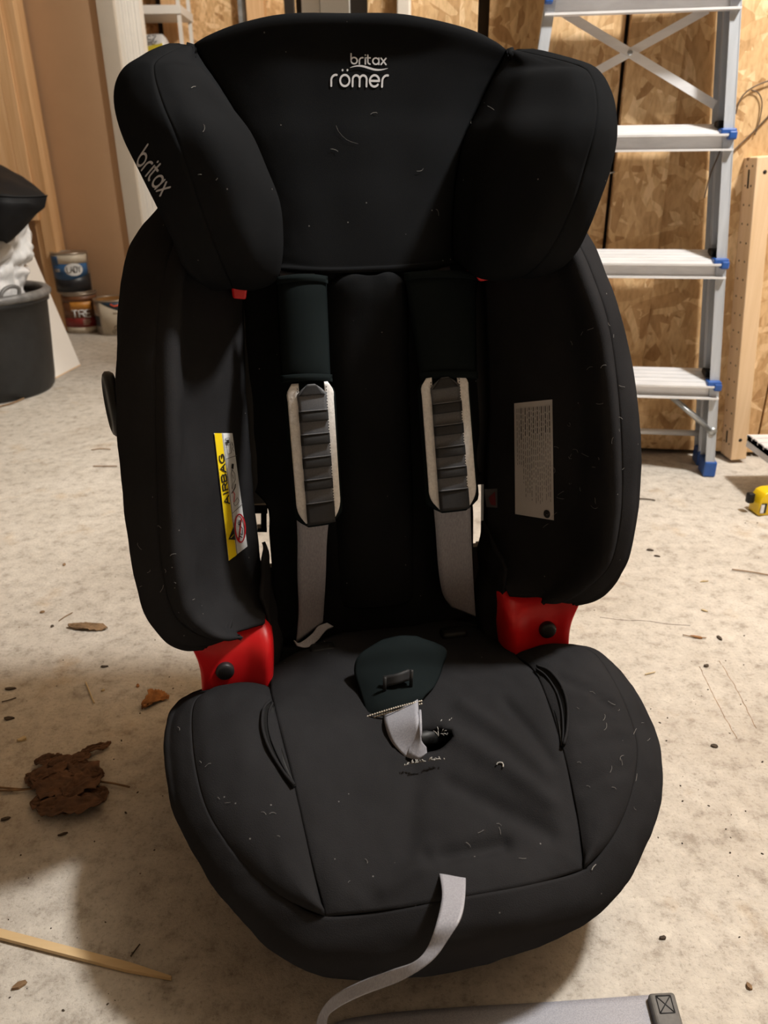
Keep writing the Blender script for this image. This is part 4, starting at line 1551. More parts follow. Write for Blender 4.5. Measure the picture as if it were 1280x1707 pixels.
o = link('knee_brace', bm, M['zinc'], lad)
bm = bmesh.new()
add_lathe(bm, [(.010, 0), (.010, .002), (.006, .006), (.002, .007)], 16, Matrix.Translation((q[0] + .002, -dF - .021, q[1])) @ Matrix.Rotation(math.radians(90), 4, 'X'))
link('bolt', bm, M['zinc'], o)
bm = bmesh.new()
z_ = onwall(1160, 722, dR)[1]
add_tube(bm, [V(rail_s(z_, -1), -dR, z_), V(rail_s(z_, 1), -dR, z_)], .007, 10)
link('rear_crossbar', bm, M['alu'], lad)

# cables behind and beside the ladder
def wallcable(name, pts, r, d, mat, label):
    bm = bmesh.new()
    P = []
    for x, y in pts:
        s_, z_ = onwall(x, y, d)
        P.append(WP + WX * s_ + WN * d + V(0, 0, z_))
    add_tube(bm, spl(P, 40), r, 6)
    return tag(link(name, bm, mat), label, 'cable')
wallcable('cable', [(1300, 128), (1262, 142), (1242, 155), (1232, 170), (1226, 190)], .0016, .008, M['cable'], 'thin dark cable curving out from the chipboard right of the ladder')
wallcable('cable', [(1300, 172), (1270, 205), (1245, 230), (1226, 248), (1215, 260)], .0016, .006, M['cable'], 'thin dark straight cable running diagonally down behind the ladder rail')
wallcable('cable', [(1252, 150), (1264, 155), (1270, 172), (1266, 200), (1258, 225)], .0012, .005, M['cable'], 'thin brown wire hanging in an arch on chipboard right of the ladder')
wallcable('cable', [(1038, 240), (1050, 255), (1046, 272), (1026, 286), (990, 293), (960, 296)], .0016, .012, M['zinc'], 'grey wire loop hanging on the wall behind the ladder steps')
wallcable('cable', [(1204, 240), (1196, 262), (1186, 285), (1180, 305), (1174, 330)], .0014, .115, M['cable'], 'thin dark cord dangling inside the right ladder rail')

# ------------------------------------------------------------------ drilled wooden post
def drilled_post():
    base = W(1217, 773, z=0)
    r = empty('drilled_post', (base.x, base.y, 0), WY)
    tag(r, 'pale pine upright drilled with rows of small holes leaning against the chipboard wall', 'post')
    a = WP + WX * onwall(1262, 262, .06)[0] + WN * .06 + V(0, 0, onwall(1262, 262, .06)[1])
    b = Vector((base.x, base.y, .008))
    ax = (a - b)
    H = ax.length
    wd, dp = .038, .060
    Rm = Matrix.Rotation(-WY, 4, 'Z')
    u = Rm @ ax.normalized()
    x = V(1, 0, 0); x = (x - u * (x @ u)).normalized()
    y = u.cross(x) * 1.0
    # turn the post a little so that its drilled left face shows
    tw = Matrix.Rotation(math.radians(10), 3, u)
    x, y = tw @ x, tw @ y
    if y.y < 0: y = -y

    def P(i, j, k): return x * (i * wd) + y * (j * dp) + u * (k * H) + V(0, 0, .008)
    bm = bmesh.new()
    add_hex(bm, [P(0, 0, 0), P(1, 0, 0), P(1, 1, 0), P(0, 1, 0), P(0, 0, 1), P(1, 0, 1), P(1, 1, 1), P(0, 1, 1)])
    bmesh.ops.recalc_face_normals(bm, faces=bm.faces)
    body = bevel(link('upright', bm, M['pinepale'], r, smooth=False), .002)
    n = -x
    me = None
    for k in range(17):  # dark plugs stand in for the shade inside the drilled holes
        for j in (.28, .72):
            c = P(0, j, .975 - k * .0575)
            bm = bmesh.new()
            add_tube(bm, [c + n * .0004, c - n * .004], .0023, 10)
            if me is None:
                o = link('peg_hole', bm, M['darkgap'], body)
                me = o.data
                o0 = c
            else:
                bm.free()
                o = bpy.data.objects.new('peg_hole', me)
                COL.objects.link(o)
                o.parent = body
                o.location = c - o0
    for kk in (.955, .075):
        c = P(.5, 0, kk)
        bm = bmesh.new()
        add_tube(bm, [c - y * .0005, c + y * .004], .0042, 14)
        link('screw_hole', bm, M['darkgap'], body)
    for k0, k1 in ((.91, .965), (.055, .10)):
        bm = bmesh.new()
        add_tube(bm, [P(0, .5, k0) + n * .0003, P(0, .5, k1) + n * .0003], .0022, 8)
        link('slot', bm, M['darkgap'], body)


drilled_post()

# ------------------------------------------------------------------ aluminium hop-up whose corner enters on the right
def hopup():
    p0 = W(1256, 735, Y=1.60)
    r = empty('step_platform', (p0.x, p0.y, 0))
    tag(r, 'low ribbed aluminium work platform cut off by the right picture edge', 'platform')
    zt = p0.z
    bm = bmesh.new()
    for k in range(5):
        add_box(bm, (.26, .012 - k * .028 + .01, zt), (.52, .024, .006))
    add_box(bm, (.26, -.04, zt - .006), (.52, .14, .006))
    add_box(bm, (.26, -.11, zt - .010), (.52, .004, .026))
    add_box(bm, (.002, -.04, zt - .010), (.004, .14, .026))
    link('platform_top', bm, M['alu'], r, smooth=False)
    for x, y in ((.14, .02), (.14, -.10), (.46, .02), (.46, -.10)):
        bm = bmesh.new()
        add_box(bm, (x, y, zt / 2 - .005), (.03, .02, zt - .012))
        link('leg', bm, M['alurail'], r, smooth=False)


hopup()

# ------------------------------------------------------------------ tape measure
def tape():
    p = W(1262, 861, z=0)
    r = empty('tape_measure', (p.x, p.y, 0), math.radians(8))
    tag(r, 'yellow tape measure case with a black tab on the floor at the right edge', 'tape measure')
    bm = bmesh.new()
    prof = [(0, .004), (.004, 0), (.066, 0), (.07, .004), (.07, .04), (.066, .049), (.056, .054), (.02, .054), (.009, .05), (.002, .038)]
    A = [bm.verts.new((x, 0, z)) for x, z in prof]
    B = [bm.verts.new((x, .036, z)) for x, z in prof]
    bm.faces.new(A); bm.faces.new(B[::-1])
    for i in range(len(prof)):
        j = (i + 1) % len(prof)
        bm.faces.new((A[j], A[i], B[i], B[j]))
    o = bevel(link('case', bm, M['tapeyellow'], r), .005, 3)
    bm = bmesh.new()
    add_box(bm, (-.009, .022, .034), (.014, .014, .022))
    bevel(link('lock_tab', bm, M['plastic'], r), .003, 3)
    bm = bmesh.new()
    add_box(bm, (.010, -.001, .018), (.012, .003, .022))
    bevel(link('mouth', bm, M['plastic'], r, smooth=False), .001)
    bm = bmesh.new()
    add_box(bm, (.006, -.003, .018), (.007, .002, .018))
    link('end_hook', bm, M['alu'], r, smooth=False)


tape()

# ------------------------------------------------------------------ tub, bags, board, studs on the left
TC = V(-1.30, 2.50, 0)
t = empty('mortar_tub', TC)
tag(t, 'round black plastic tub with a worn grey rim holding a white bag', 'tub')
bm = bmesh.new()
TH = .315
prof = [(.001, .0), (.185, 0), (.197, .012), (.202, .04), (.215, .20), (.221, TH - .03), (.228, TH - .028), (.228, TH - .012), (.214, TH - .012), (.209, .20), (.192, .02), (.001, .018)]
add_lathe(bm, prof, 64, cap=False)
link('tub_body', bm, M['tub'], t)
bm = bmesh.new()
add_lathe(bm, [(.212, TH - .014), (.230, TH - .016), (.2375, TH - .008), (.2375, TH + .002), (.230, TH + .010), (.218, TH + .010), (.212, TH + .002), (.212, TH - .014)], 64, cap=False)
link('tub_rim', bm, M['tubrim'], t)
bm = bmesh.new()
hp = [Vector((.19, -.10, TH - .015)), Vector((.20, -.095, TH + .025)), Vector((.185, -.12, TH + .035)), Vector((.17, -.15, TH + .02)), Vector((.165, -.155, TH - .015))]
add_tube(bm, spl(hp, 16), .006, 8)
link('tub_handle', bm, M['tubrim'], t)

# white carrier bag standing in the tub
def wbag():
    r = empty('white_plastic_bag', TC + V(0, -.01, .03))
    tag(r, 'crumpled white plastic bag standing upright in the black tub', 'bag')
    rows = []
    zs_ = [(.0, .115), (.10, .140), (.22, .150), (.32, .152), (.37, .170), (.41, .186), (.445, .180), (.46, .165)]
    for z, rad in zs_:
        ring = []
        for k in range(24):
            a = 2 * math.pi * k / 24
            q = V(math.cos(a) * rad * 1.05, math.sin(a) * rad * .95, z)
            k_ = .012 + (.022 if z > .34 else 0)
            rr = 1 + (k_ / rad) * noise.noise(V(math.cos(a) * 2.2, math.sin(a) * 2.2, z * 7))
            ring.append(V(q.x * rr, q.y * rr, z + ((.012 * noise.noise(V(a, z * 3, 2)) + .11 * max(0, math.cos(a)) ** 1.5 * (z - .3) / .16) if z > .3 else 0)))
        ring.append(ring[0].copy())
        rows.append(ring)
    g, s = grid_surface(rows, 150, 90)
    for rr in g:
        for q in rr:
            cr = (abs(noise.noise(q * 17)) - .2) * .022 + (abs(noise.noise(V(q.x * 60, q.y * 60, q.z * 22))) - .2) * .010
            if q.z > .34: cr *= 1.5
            q.x *= 1 + cr / .14; q.y *= 1 + cr / .14
    o = link('bag_body', bm_from_grid(g, s), M['bag'], r)
    solid(o, .0015, 0)
    # contents filling the bag so that the cloth bag has something to sit on
    bm = bmesh.new()
    add_lathe(bm, [(.09, .002), (.105, .10), (.112, .25), (.108, .32), (.09, .36), (.03, .375)], 24)
    for v in bm.verts:
        v.co += Vector((1, 1, .5)) * .008 * noise.noise(v.co * 14)
    link('bag_filling', bm, M['bag'], r)
    # crumpled fold hanging over the front
    rows = []
    for j in range(5):
        tj = j / 4
        rr = []
        for k in range(9):
            a = math.radians(-165 + 150 * k / 8)
            rad = .184 + .014 * math.sin(tj * 3) + .006 * noise.noise(V(k * .8, tj * 2, 5))
            zz = .455 - tj * (.06 + .05 * noise.noise(V(k * .9, 1, 1)) + (.025 if k == 4 else 0))
            rr.append(V(math.cos(a) * rad, math.sin(a) * rad, zz))
        rows.append(rr)
    g, s = grid_surface(rows, 60, 20)
    for rr in g:
        for q in rr:
            q.y += noise.noise(q * 40) * .008
    o = link('bag_fold', bm_from_grid(g, s), M['bag'], r)
    solid(o, .0015, 0)


wbag()


# black nylon cover or bag lying on top of it
def nylon():
    r = empty('black_nylon_bag', TC + V(0, -.03, .515))
    tag(r, 'folded black nylon bag with a pointed corner lying on the white bag', 'bag')
    Yb = 2.36
    def B(px, py, Y): return W(px, py, Y=Y) - (TC + V(0, -.03, .515))
    tip = B(79, 326, Yb + .02)
    top = [B(-60, 250, Yb + .14), B(0, 274, Yb + .12), B(36, 294, Yb + .10)]
    crease = [B(-60, 322, Yb - .12), B(0, 326, Yb - .10), B(40, 328, Yb - .05)]
    low = [B(-60, 340, Yb - .125), B(0, 340, Yb - .105), B(45, 342, Yb - .055), B(75, 345, Yb + .01)]
    bot = [B(-60, 402, Yb - .09), B(0, 402, Yb - .08), B(16, 404, Yb - .06), B(55, 365, Yb - .01)]
    bk = [B(-60, 300, Yb + .22), B(10, 300, Yb + .20), B(50, 318, Yb + .12)]
    bkb = [B(-60, 395, Yb + .16), B(5, 395, Yb + .14), B(45, 365, Yb + .10)]
    rows = [bkb + [B(58, 358, Yb + .06)], bk + [tip], top + [tip], [a.lerp(b, .5) + V(0, -.012, .004) for a, b in zip(top, crease)] + [tip], crease + [tip], low, [a.lerp(b, .5) + V(0, -.012, 0) for a, b in zip(low, bot)], bot, bkb + [B(58, 358, Yb + .06)]]
    g = []
    for row in rows:
        g.append([crs(row, i / 24) for i in range(25)])
    # keep folds crisp between rows, subdividing linearly
    gg = []
    for a, b in zip(g[:-1], g[1:]):
        for k in range(5):
            gg.append([p.lerp(q, k / 5) + V(0, 1, 1) * .004 * noise.noise((p.lerp(q, k / 5)) * 22) for p, q in zip(a, b)])
    gg.append(gg[0])
    bm = bm_from_grid(gg, 1)
    bmesh.ops.remove_doubles(bm, verts=bm.verts, dist=1e-5)
    bmesh.ops.recalc_face_normals(bm, faces=bm.faces)
    link('bag_cloth', bm, M['nylon'], r)
    bm = bmesh.new()
    add_tube(bm, [c + V(0, -.002, .0) for c in spl(crease + [tip], 20)], .0025, 6)
    link('piping', bm, M['nylon'], r)


nylon()

# white board leaning behind the tub
def board():
    B0 = V(*W(134, 609, z=0)); A0 = V(*W(98, 628, z=0))
    r = empty('white_board', B0)
    tag(r, 'white board with raw wood edges leaning to the left behind the tub', 'board')
    T = W(50, 412, Y=3.0)
    v = (T - B0).normalized()
    u = (A0 - B0).normalized()
    n = u.cross(v).normalized()
    if n.x < 0: n = -n
    L_, w_, th = .72, .19, .020
    lift = V(0, 0, .004)
    def P(i, j, k): return u * (i * w_) + v * (j * L_) - n * (k * th) + lift
    bm = bmesh.new()
    add_hex(bm, [P(0, 0, 0), P(1, 0, 0), P(1, 0, .4), P(0, 0, .4), P(0, 1, 0), P(1, 1, 0), P(1, 1, .4), P(0, 1, .4)])
    bmesh.ops.recalc_face_normals(bm, faces=bm.faces)
    link('painted_face', bm, M['whitepaint'], r, smooth=False)
    bm = bmesh.new()
    add_hex(bm, [P(0, -.006, .0), P(1, -.006, .0), P(1, -.006, 1), P(0, -.006, 1), P(0, 0, 0), P(1, 0, 0), P(1, 0, 1), P(0, 0, 1)])
    add_hex(bm, [P(0, 0, .4), P(1, 0, .4), P(1, 0, 1), P(0, 0, 1), P(0, 1, .4), P(1, 1, .4), P(1, 1, 1), P(0, 1, 1)])
    bmesh.ops.recalc_face_normals(bm, faces=bm.faces)
    link('wood_edge', bm, M['pinepale'], r, smooth=False)


board()

# pine boarding and stud against the partition
SY = 3.50
xr = W(98, 440, Y=SY).x
xg = W(80, 440, Y=SY).x
zb = W(70, 367, Y=SY).z
tag(slab('trim_12', (xg, SY, 0), (xr, SY + .10, ZC), M['pinestud']), kind='structure')
tag(slab('trim_13', (xg - .05, SY - .012, zb), (xg - .002, SY + .08, ZC), M['pinestud']), kind='structure')
tag(slab('trim_14', (XL, SY - .014, zb + .01), (xg - .052, SY + .08, ZC), M['pinestud']), kind='structure')
tag(slab('trim_15', (xg - .03, SY + .012, 0), (xg - .001, SY + .1, zb), M['pinestud']), kind='structure')


# ------------------------------------------------------------------ paint cans
def can(name, px, py, rad, h, z0, label, bands, lid, group=None):
    p = W(px, py, z=z0)
    p = p + V(0, rad, 0)
    r = empty(name, (p.x, p.y, z0))
    tag(r, label, 'paint can')
    bm = bmesh.new()
    add_lathe(bm, [(rad * .97, .0), (rad, .002), (rad, .006), (rad * .975, .008), (rad * .975, h - .008), (rad, h - .006), (rad * 1.01, h - .001), (rad * .98, h), (rad * .93, h - .002), (rad * .92, h - .008), (.001, h - .008)], 40)
    body = link('can_body', bm, M['tin'], r)
    bm = bmesh.new()
    add_lathe(bm, [(rad * .90, h - .0075), (rad * .89, h - .004), (rad * .7, h - .004), (rad * .68, h - .006), (.001, h - .006)], 40)
    link('lid', bm, lid, r)
    for bi, (v0, v1, mat, a0, a1) in enumerate(bands):
        bm = bmesh.new()
        n = 24
        R_ = rad * .985 + bi * .0003
        A = []
        for k in range(n + 1):
            a = math.radians(a0 + (a1 - a0) * k / n)
            z_a = v0(k / n) if callable(v0) else v0
            z_b = v1(k / n) if callable(v1) else v1
            A.append((bm.verts.new((math.cos(a) * R_, math.sin(a) * R_, z_a * h)), bm.verts.new((math.cos(a) * R_, math.sin(a) * R_, z_b * h))))
        for k in range(n):
            bm.faces.new((A[k][0], A[k + 1][0], A[k + 1][1], A[k][1]))
        o = link('label_band', bm, mat, r)
        solid(o, .0006, 1)
    return r, rad, h


def can_text(r, rad, h, strokes, tw, a_c, width, z0, ht, wd, mat, nm):
    """capital letters bent round the can; a_c is the angle of the text centre"""
    bm = bmesh.new()
    R_ = rad * .985 + .0012
    for s in strokes:
        P = []
        for x, y in s:
            a = math.radians(a_c) + (x / tw - .5) * width / R_
            P.append(V(math.cos(a) * R_, math.sin(a) * R_, z0 + y * ht))
        add_tube(bm, P, wd, 5)
    return link(nm, bm, mat, r)


r1 = can('paint_can', 132, 557, .075, .172, 0, 'dark red paint can under the blue one beside the pine stud',
         [(.04, .16, M['cancream'], -175, 0), (.17, .40, M['canred'], -180, 0), (.405, .78, M['canbrown'], -180, 0), (.80, .93, M['canbrown'], -180, 0), (.60, .80, M['canorange'], -105, -35)], M['tin'])
st, tw = caps('TRE', .18)
can_text(*r1, st, tw, -72, .080, .172 * .42, .030, .0035, M['white'], 'can_lettering')
bm = bmesh.new()
for k, (zz, w_) in enumerate(((.34, .030), (.29, .034), (.24, .026))):
    A = []
    for i in range(8):
        a = math.radians(-70) + (i / 7) * w_ / .075
        A.append(V(math.cos(a) * .0755, math.sin(a) * .0755, zz * .172))
    add_tube(bm, A, .0016, 5)
link('small_print', bm, M['cancream'], r1[0])
p1 = r1[0].location.copy()
r2 = can('paint_can', 122, 500, .076, .168, .172, 'blue and black paint can with a white oval logo stacked on the red one',
         [(.03, .46, M['canblack'], -180, 0), (lambda t: .47 - .12 * math.sin(t * 3.1), .74, M['canblue'], -180, -10), (.74, .95, M['cancream'], -140, -5), (.70, .93, M['canblue'], -180, -110)], M['tin'])
r2[0].location = (p1.x - .012, p1.y - .004, .1725)
bm = bmesh.new()
cv = bm.verts.new((math.cos(math.radians(-62)) * .0768, math.sin(math.radians(-62)) * .0768, .168 * .60))
prev = [cv] * 24
for q_ in (.4, .7, 1.0):
    A = []
    for k in range(24):
        a = 2 * math.pi * k / 24
        th = math.radians(-62) + q_ * .038 * math.cos(a) / .076
        A.append(bm.verts.new((math.cos(th) * .0768, math.sin(th) * .0768, .168 * .60 + q_ * .026 * math.sin(a))))
    for k in range(24):
        j_ = (k + 1) % 24
        bm.faces.new((prev[k], A[k], A[j_]) if q_ == .4 else (prev[k], A[k], A[j_], prev[j_]))
    prev = A
ov = link('oval_logo', bm, M['white'], r2[0], smooth=False)
st, tw = caps('LADY', .16)
can_text(r2[0], .0772, .168, st, tw, -62, .056, .168 * .53, .024, .0020, M['inkgrey'], 'can_lettering')
bm = bmesh.new()
for zz in (.60, .56):
    add_tube(bm, [V(math.cos(a) * .0757, math.sin(a) * .0757, zz * .168) for a in (math.radians(-128), math.radians(-118), math.radians(-108))], .0018, 5)
link('small_print', bm, M['cancream'], r2[0])
r3 = can('paint_can', 186, 560, .083, .150, 0, 'cream paint can with a navy top band and brown lid right of the stack',
         [(.03, .93, M['cancream'], -118, 0), (lambda t: .93 - .30 * math.sin(min(1, t * 1.1) * 1.5), .94, M['cannavy'], -112, -10), (.03, .93, M['tin'], -180, -118), (.25, .55, M['canblack'], -165, -122), (.62, .70, M['cancream'], -75, -45)], M['canlid'])
bm = bmesh.new()
for a_, zz, rr in ((-72, .22, .009), (-60, .42, .007), (-80, .12, .006)):
    P = []
    for k in range(13):
        t_ = 2 * math.pi * k / 12
        th = math.radians(a_) + rr * math.cos(t_) / .083
        P.append(V(math.cos(th) * .0823, math.sin(th) * .0823, zz * .150 + rr * math.sin(t_)))
    add_tube(bm, P, .0012, 5)
link('ring_stains', bm, M['crumb'], r3[0])
bm = bmesh.new()
add_tube(bm, [V(math.cos(a) * .0832, math.sin(a) * .0832, .150 * z_) for a, z_ in ((math.radians(-80), .9), (math.radians(-70), .84), (math.radians(-55), .86))], .006, 6, flat=.5)
link('flame_mark', bm, M['fire'], r3[0])

# ------------------------------------------------------------------ shelf and things seen through the opening
def shelf():
    Y = 4.12
    xa, xb = W(205, 20, Y=Y).x, W(303, 40, Y=Y).x
    ztop = W(260, 10, Y=Y).z
    zbag = W(255, 112, Y=Y - .08).z
    r = empty('white_shelf_rack', ((xa + xb) / 2, Y, 0))
    tag(r, 'white metal shelf rack seen through the opening behind the car seat', 'shelf')
    cx = (xa + xb) / 2
    for x in (xa, xb):
        for y in (0, .22):
            bm = bmesh.new()
            add_box(bm, (x - cx - .008, y, (ztop + .35) / 2), (.016, .016, ztop + .35))
            link('post', bm, M['whitepaint'], r, smooth=False)
    for z in (ztop, zbag, .60, .1):
        bm = bmesh.new()
        add_box(bm, (0, .11, z - .015), (xb - xa + .01, .25, .034))
        link('shelf_board', bm, M['whitepaint'], r, smooth=False)
    # sack on the shelf
    zz = zbag + .004
    xs = W(255, 90, Y=Y).x
    s = empty('white_sack', (xs, Y + .05, zz), math.radians(-12))
    tag(s, 'white and yellow packet printed 250 standing upside down on the shelf rack', 'packet')
    rows = []
    for z, w_, d_ in ((.0, .055, .03), (.03, .065, .04), (.09, .067, .042), (.12, .06, .032), (.14, .045, .015)):
        ring = [V(math.copysign(abs(math.cos(a)) ** .6, math.cos(a)) * w_, math.copysign(abs(math.sin(a)) ** .6, math.sin(a)) * d_, z) for a in [2 * math.pi * k / 20 for k in range(20)]]
        ring.append(ring[0].copy())
        rows.append(ring)
    g, sg = grid_surface(rows, 40, 16)
    bm = bm_from_grid(g, sg)
    bmesh.ops.remove_doubles(bm, verts=bm.verts, dist=1e-5)
    bmesh.ops.recalc_face_normals(bm, faces=bm.faces)
    solid(link('packet_body', bm, M['bag'], s), .002)
    bm = bmesh.new()
    add_hex(bm, [(-.055, -.046, .02), (.055, -.046, .02), (.055, -.043, .02), (-.055, -.043, .02), (-.02, -.046, .088), (.062, -.046, .10), (.062, -.043, .10), (-.02, -.043, .088)])
    link('yellow_print', bm, M['sackyellow'], s, smooth=False)
    DG = {'2': [[(0, .8), (.1, .97), (.3, 1), (.5, .9), (.5, .7), (0, 0), (.55, 0)]], '5': [[(.5, 1), (.05, 1), (0, .55), (.3, .62), (.52, .45), (.52, .2), (.3, 0), (0, .08)]], '0': [arc(.28, .5, .27, 0, 360, 16, .5)]}
    bm = bmesh.new()
    x = 0
    for ch in '250':
        for stx in DG[ch]:
            add_tube(bm, [V(.036 - (a + x) * .034, -.050, .104 + (1 - b) * .026) for a, b in stx], .0026, 5)
        x += .78
    link('packet_lettering', bm, M['inkgrey'], s)
    # magenta box lower down
    zt = W(266, 312, Y=Y).z
    xm = W(268, 330, Y=Y).x
    o = bmesh.new()
    add_box(o, (0, 0, 0), (.20, .18, .13))
    o = bevel(link('magenta_box', o, M['magenta'], smooth=False), .006)
    o.location = (xm - .03, Y + .10, .60 + .002 + .065)
    tag(o, 'magenta box glimpsed on the rack between door casing and car seat', 'box')


shelf()

# ------------------------------------------------------------------ litter on the floor
random.seed(8)


def crumpled(name, px, py, w_, l_, rot, mat, label, cat, lift=.012, seed=1, group=None, fan=False):
    c = W(px, py, z=0)
    n = 18
    g = []
    for j in range(n + 1):
        r = []
        for i in range(n + 1):
            u, v = 2 * i / n - 1, 2 * j / n - 1
            taper = (1 - abs(u) ** 2.2) ** .6 if abs(u) < 1 else 0
            taper *= 1 + .35 * noise.noise(V(u * 7, seed, math.copysign(3, v)))
            if fan:
                taper = .15 + .85 * (u + 1) / 2 + .06 * math.cos(v * 12)
            x = u * l_ / 2 * ((1 - .18 * v * v) if fan else 1)
            y = v * w_ / 2 * (taper * (.8 + .4 * noise.noise(V(u * 2.1, v, seed))) + .05)
            z = .0015 + lift * (.45 + .55 * noise.noise(V(u * 1.7, v * 1.7, seed * 3.3))) * (1 - .3 * abs(u)) + lift * .35 * noise.noise(V(u * 6, v * 6, seed))
            r.append(V(x, y, max(.0012, z) + (.0022 * math.cos(v * 20) if fan else 0)))
        g.append(r)
    bm = bm_from_grid(g, 1)
    o = link(name, bm, mat, loc=(c.x, c.y, 0))
    o.rotation_euler = (0, 0, rot)
    solid(o, .0008, 1)
    return tag(o, label, cat, group)


# big brown crumpled leaf cluster: one dry plant
cl = W(112, 1318, z=0)
dp = empty('dry_leaf_clump', (cl.x, cl.y, 0))
tag(dp, 'large crumpled brown dead leaf clump with stalks left of the seat', 'dead leaf')
k = 0
for (px, py, w_, l_, ro) in ((112, 1335, .050, .080, .2), (122, 1302, .042, .075, .1), (88, 1290, .034, .055, .8), (142, 1292, .034, .05, -.5), (120, 1352, .040, .075, .12), (64, 1306, .026, .040, 2.7), (150, 1258, .014, .055, .6),
                             (84, 1274, .024, .035, .2), (118, 1275, .030, .05, .4), (100, 1318, .050, .07, -.2), (140, 1318, .040, .05, .9), (160, 1330, .030, .03, .3), (98, 1345, .03, .05, -.6)):
    k += 1
    o = crumpled('leaf', px, py, w_, l_, ro, M['leaf'], None, None, .009, k)
    w = o.location.copy() - dp.location
    o.parent = dp
    o.location = w + V(0, 0, .0012 * (k % 6))
for pts in (((0, 1318), (30, 1317), (60, 1314)), ((160, 1302), (190, 1306), (216, 1312)), ((-10, 1312), (40, 1316), (80, 1312))):
    bm = bmesh.new()
    add_tube(bm, [Vector(W(x, y, z=.004)) - dp.location for x, y in pts], .0013, 6)
    link('stalk', bm, M['bark'], dp)
crumpled('fallen_leaf', 254, 1170, .040, .040, 1.1, M['leaforange'], 'small orange-brown fluted dry leaf left of the red bracket', 'leaf', .008, 12, None, True)
crumpled('bark_strip', 147, 1048, .020, .066, -.12, M['bark'], 'curled tan strip of bark on the floor left of the wing', 'bark', .010, 15)
# long splinter
a, b = W(-30, 1553, z=0), W(286, 1635, z=0)
bm = bmesh.new()
d = (b - a); d.z = 0
n = Vector((-d.y, d.x, 0)).normalized() * .0042
m_ = a.lerp(b, .78)
P = [a - n, m_ - n * .9, b - n * .15, b + n * .25, m_ + n * .9, a + n]
lo = [bm.verts.new(p - a + V(0, 0, .001)) for p in P]
hi = [bm.verts.new(p - a + V(0, 0, .0055)) for p in P]
bm.faces.new(lo[::-1]); bm.faces.new(hi)
for i in range(6):
    j = (i + 1) % 6
    bm.faces.new((lo[i], lo[j], hi[j], hi[i]))
bmesh.ops.recalc_face_normals(bm, faces=bm.faces)
o = link('wood_splinter', bm, M['sliver'], smooth=False, loc=(a.x, a.y, 0))
tag(o, 'long thin pine splinter lying on the floor at lower left', 'splinter')


def chip(name, px, py, l_, w_, rot, mat, label, cat='chip', h=.003):
    c = W(px, py, z=0)
    bm = bmesh.new()
    N_ = 7
    ring = []
    for k in range(N_):
        an = 2 * math.pi * k / N_
        f_ = random.uniform(.7, 1.1)
        ring.append((math.cos(an) * l_ / 2 * f_, math.sin(an) * w_ / 2 * f_))
    lo = [bm.verts.new((x, y, .0006)) for x, y in ring]
    hi = [bm.verts.new((x * .92, y * .92, h * random.uniform(.6, 1.1))) for x, y in ring]
    bm.faces.new(lo[::-1]); bm.faces.new(hi)
    for k in range(N_):
        j = (k + 1) % N_
        bm.faces.new((lo[k], lo[j], hi[j], hi[k]))
    o = link(name, bm, mat, smooth=False, loc=(c.x, c.y, 0))
    o.rotation_euler = (0, 0, rot)
    return tag(o, label, cat)


chip('wood_chip', 37, 1234, .014, .008, .6, M['chip'], 'pale wood chip on the shaded floor at far left', 'chip', .004)
chip('wood_chip', 230, 1144, .006, .008, .3, M['leaforange'], 'tiny orange flake just above the orange fluted leaf')
chip('wood_chip', 172, 1152, .006, .004, .5, M['chip'], 'small pale chip left of the orange fluted leaf')
chip('leaf_scrap', 15, 1199, .015, .007, .1, M['crumb'], 'dark leaf scrap beside the left picture edge', 'leaf')
chip('leaf_scrap', 18, 1149, .018, .007, .1, M['crumb'], 'larger dark leaf scrap at far left above the pale chip', 'leaf')
chip('leaf_scrap', 174, 1112, .012, .005, .0, M['crumb'], 'dark scrap on the floor below the bark strip', 'leaf')
chip('leaf_scrap', 71, 1021, .010, .008, .5, M['bark'], 'brown scrap on the lit floor above left of the bark strip', 'leaf')
chip('leaf_scrap', 107, 942, .006, .010, .2, M['bark'], 'brown curled scrap in the middle of the lit left floor', 'leaf')
chip('leaf_scrap', 87, 1045, .006, .006, .2, M['crumb'], 'small dark crumb just left of the bark strip', 'leaf')
chip('leaf_scrap', 10, 1366, .012, .006, .4, M['crumb'], 'small dark curl below the leaf clump stalk at far left', 'leaf')
chip('leaf_scrap', 104, 1392, .013, .003, .4, M['crumb'], 'narrow dark scrap just below the big leaf clump', 'leaf')
chip('leaf_scrap', 35, 1643, .016, .006, .5, M['bark'], 'faint brown scrap under the long pine splinter', 'leaf')
chip('leaf_scrap', 1160, 1063, .020, .006, -.5, M['leaforange'], 'rust-red bark sliver on the floor right of the seat', 'leaf')
chip('leaf_scrap', 1199, 1065, .006, .014, .2, M['crumb'], 'dark upright flake beside the rust-red sliver', 'leaf')
chip('leaf_scrap', 1177, 1111, .010, .007, .2, M['crumb'], 'black speck below the rust-red sliver right of seat', 'leaf')
chip('leaf_scrap', 1083, 918, .014, .006, -.3, M['crumb'], 'upper of two dark flakes right of the wing', 'leaf')
chip('leaf_scrap', 1095, 928, .012, .004, -.5, M['crumb'], 'lower of two dark flakes right of the wing', 'leaf')
chip('wood_chip', 1174, 1019, .012, .005, -.6, M['chip'], 'white curled shaving right of the seat', 'chip')
chip('wood_chip', 1174, 970, .020, .004, .1, M['chip'], 'pale straw-like shaving on the bright right floor', 'chip')
chip('leaf_scrap', 1190, 1245, .009, .006, -.4, M['crumb'], 'dark crumb right of the base cushion', 'leaf')
chip('leaf_scrap', 1248, 1646, .005, .007, .1, M['bark'], 'rust speck near the bottom right corner', 'leaf')
chip('leaf_scrap', 1104, 1565, .007, .004, .1, M['crumb'], 'dark speck above the grey strap end', 'leaf')


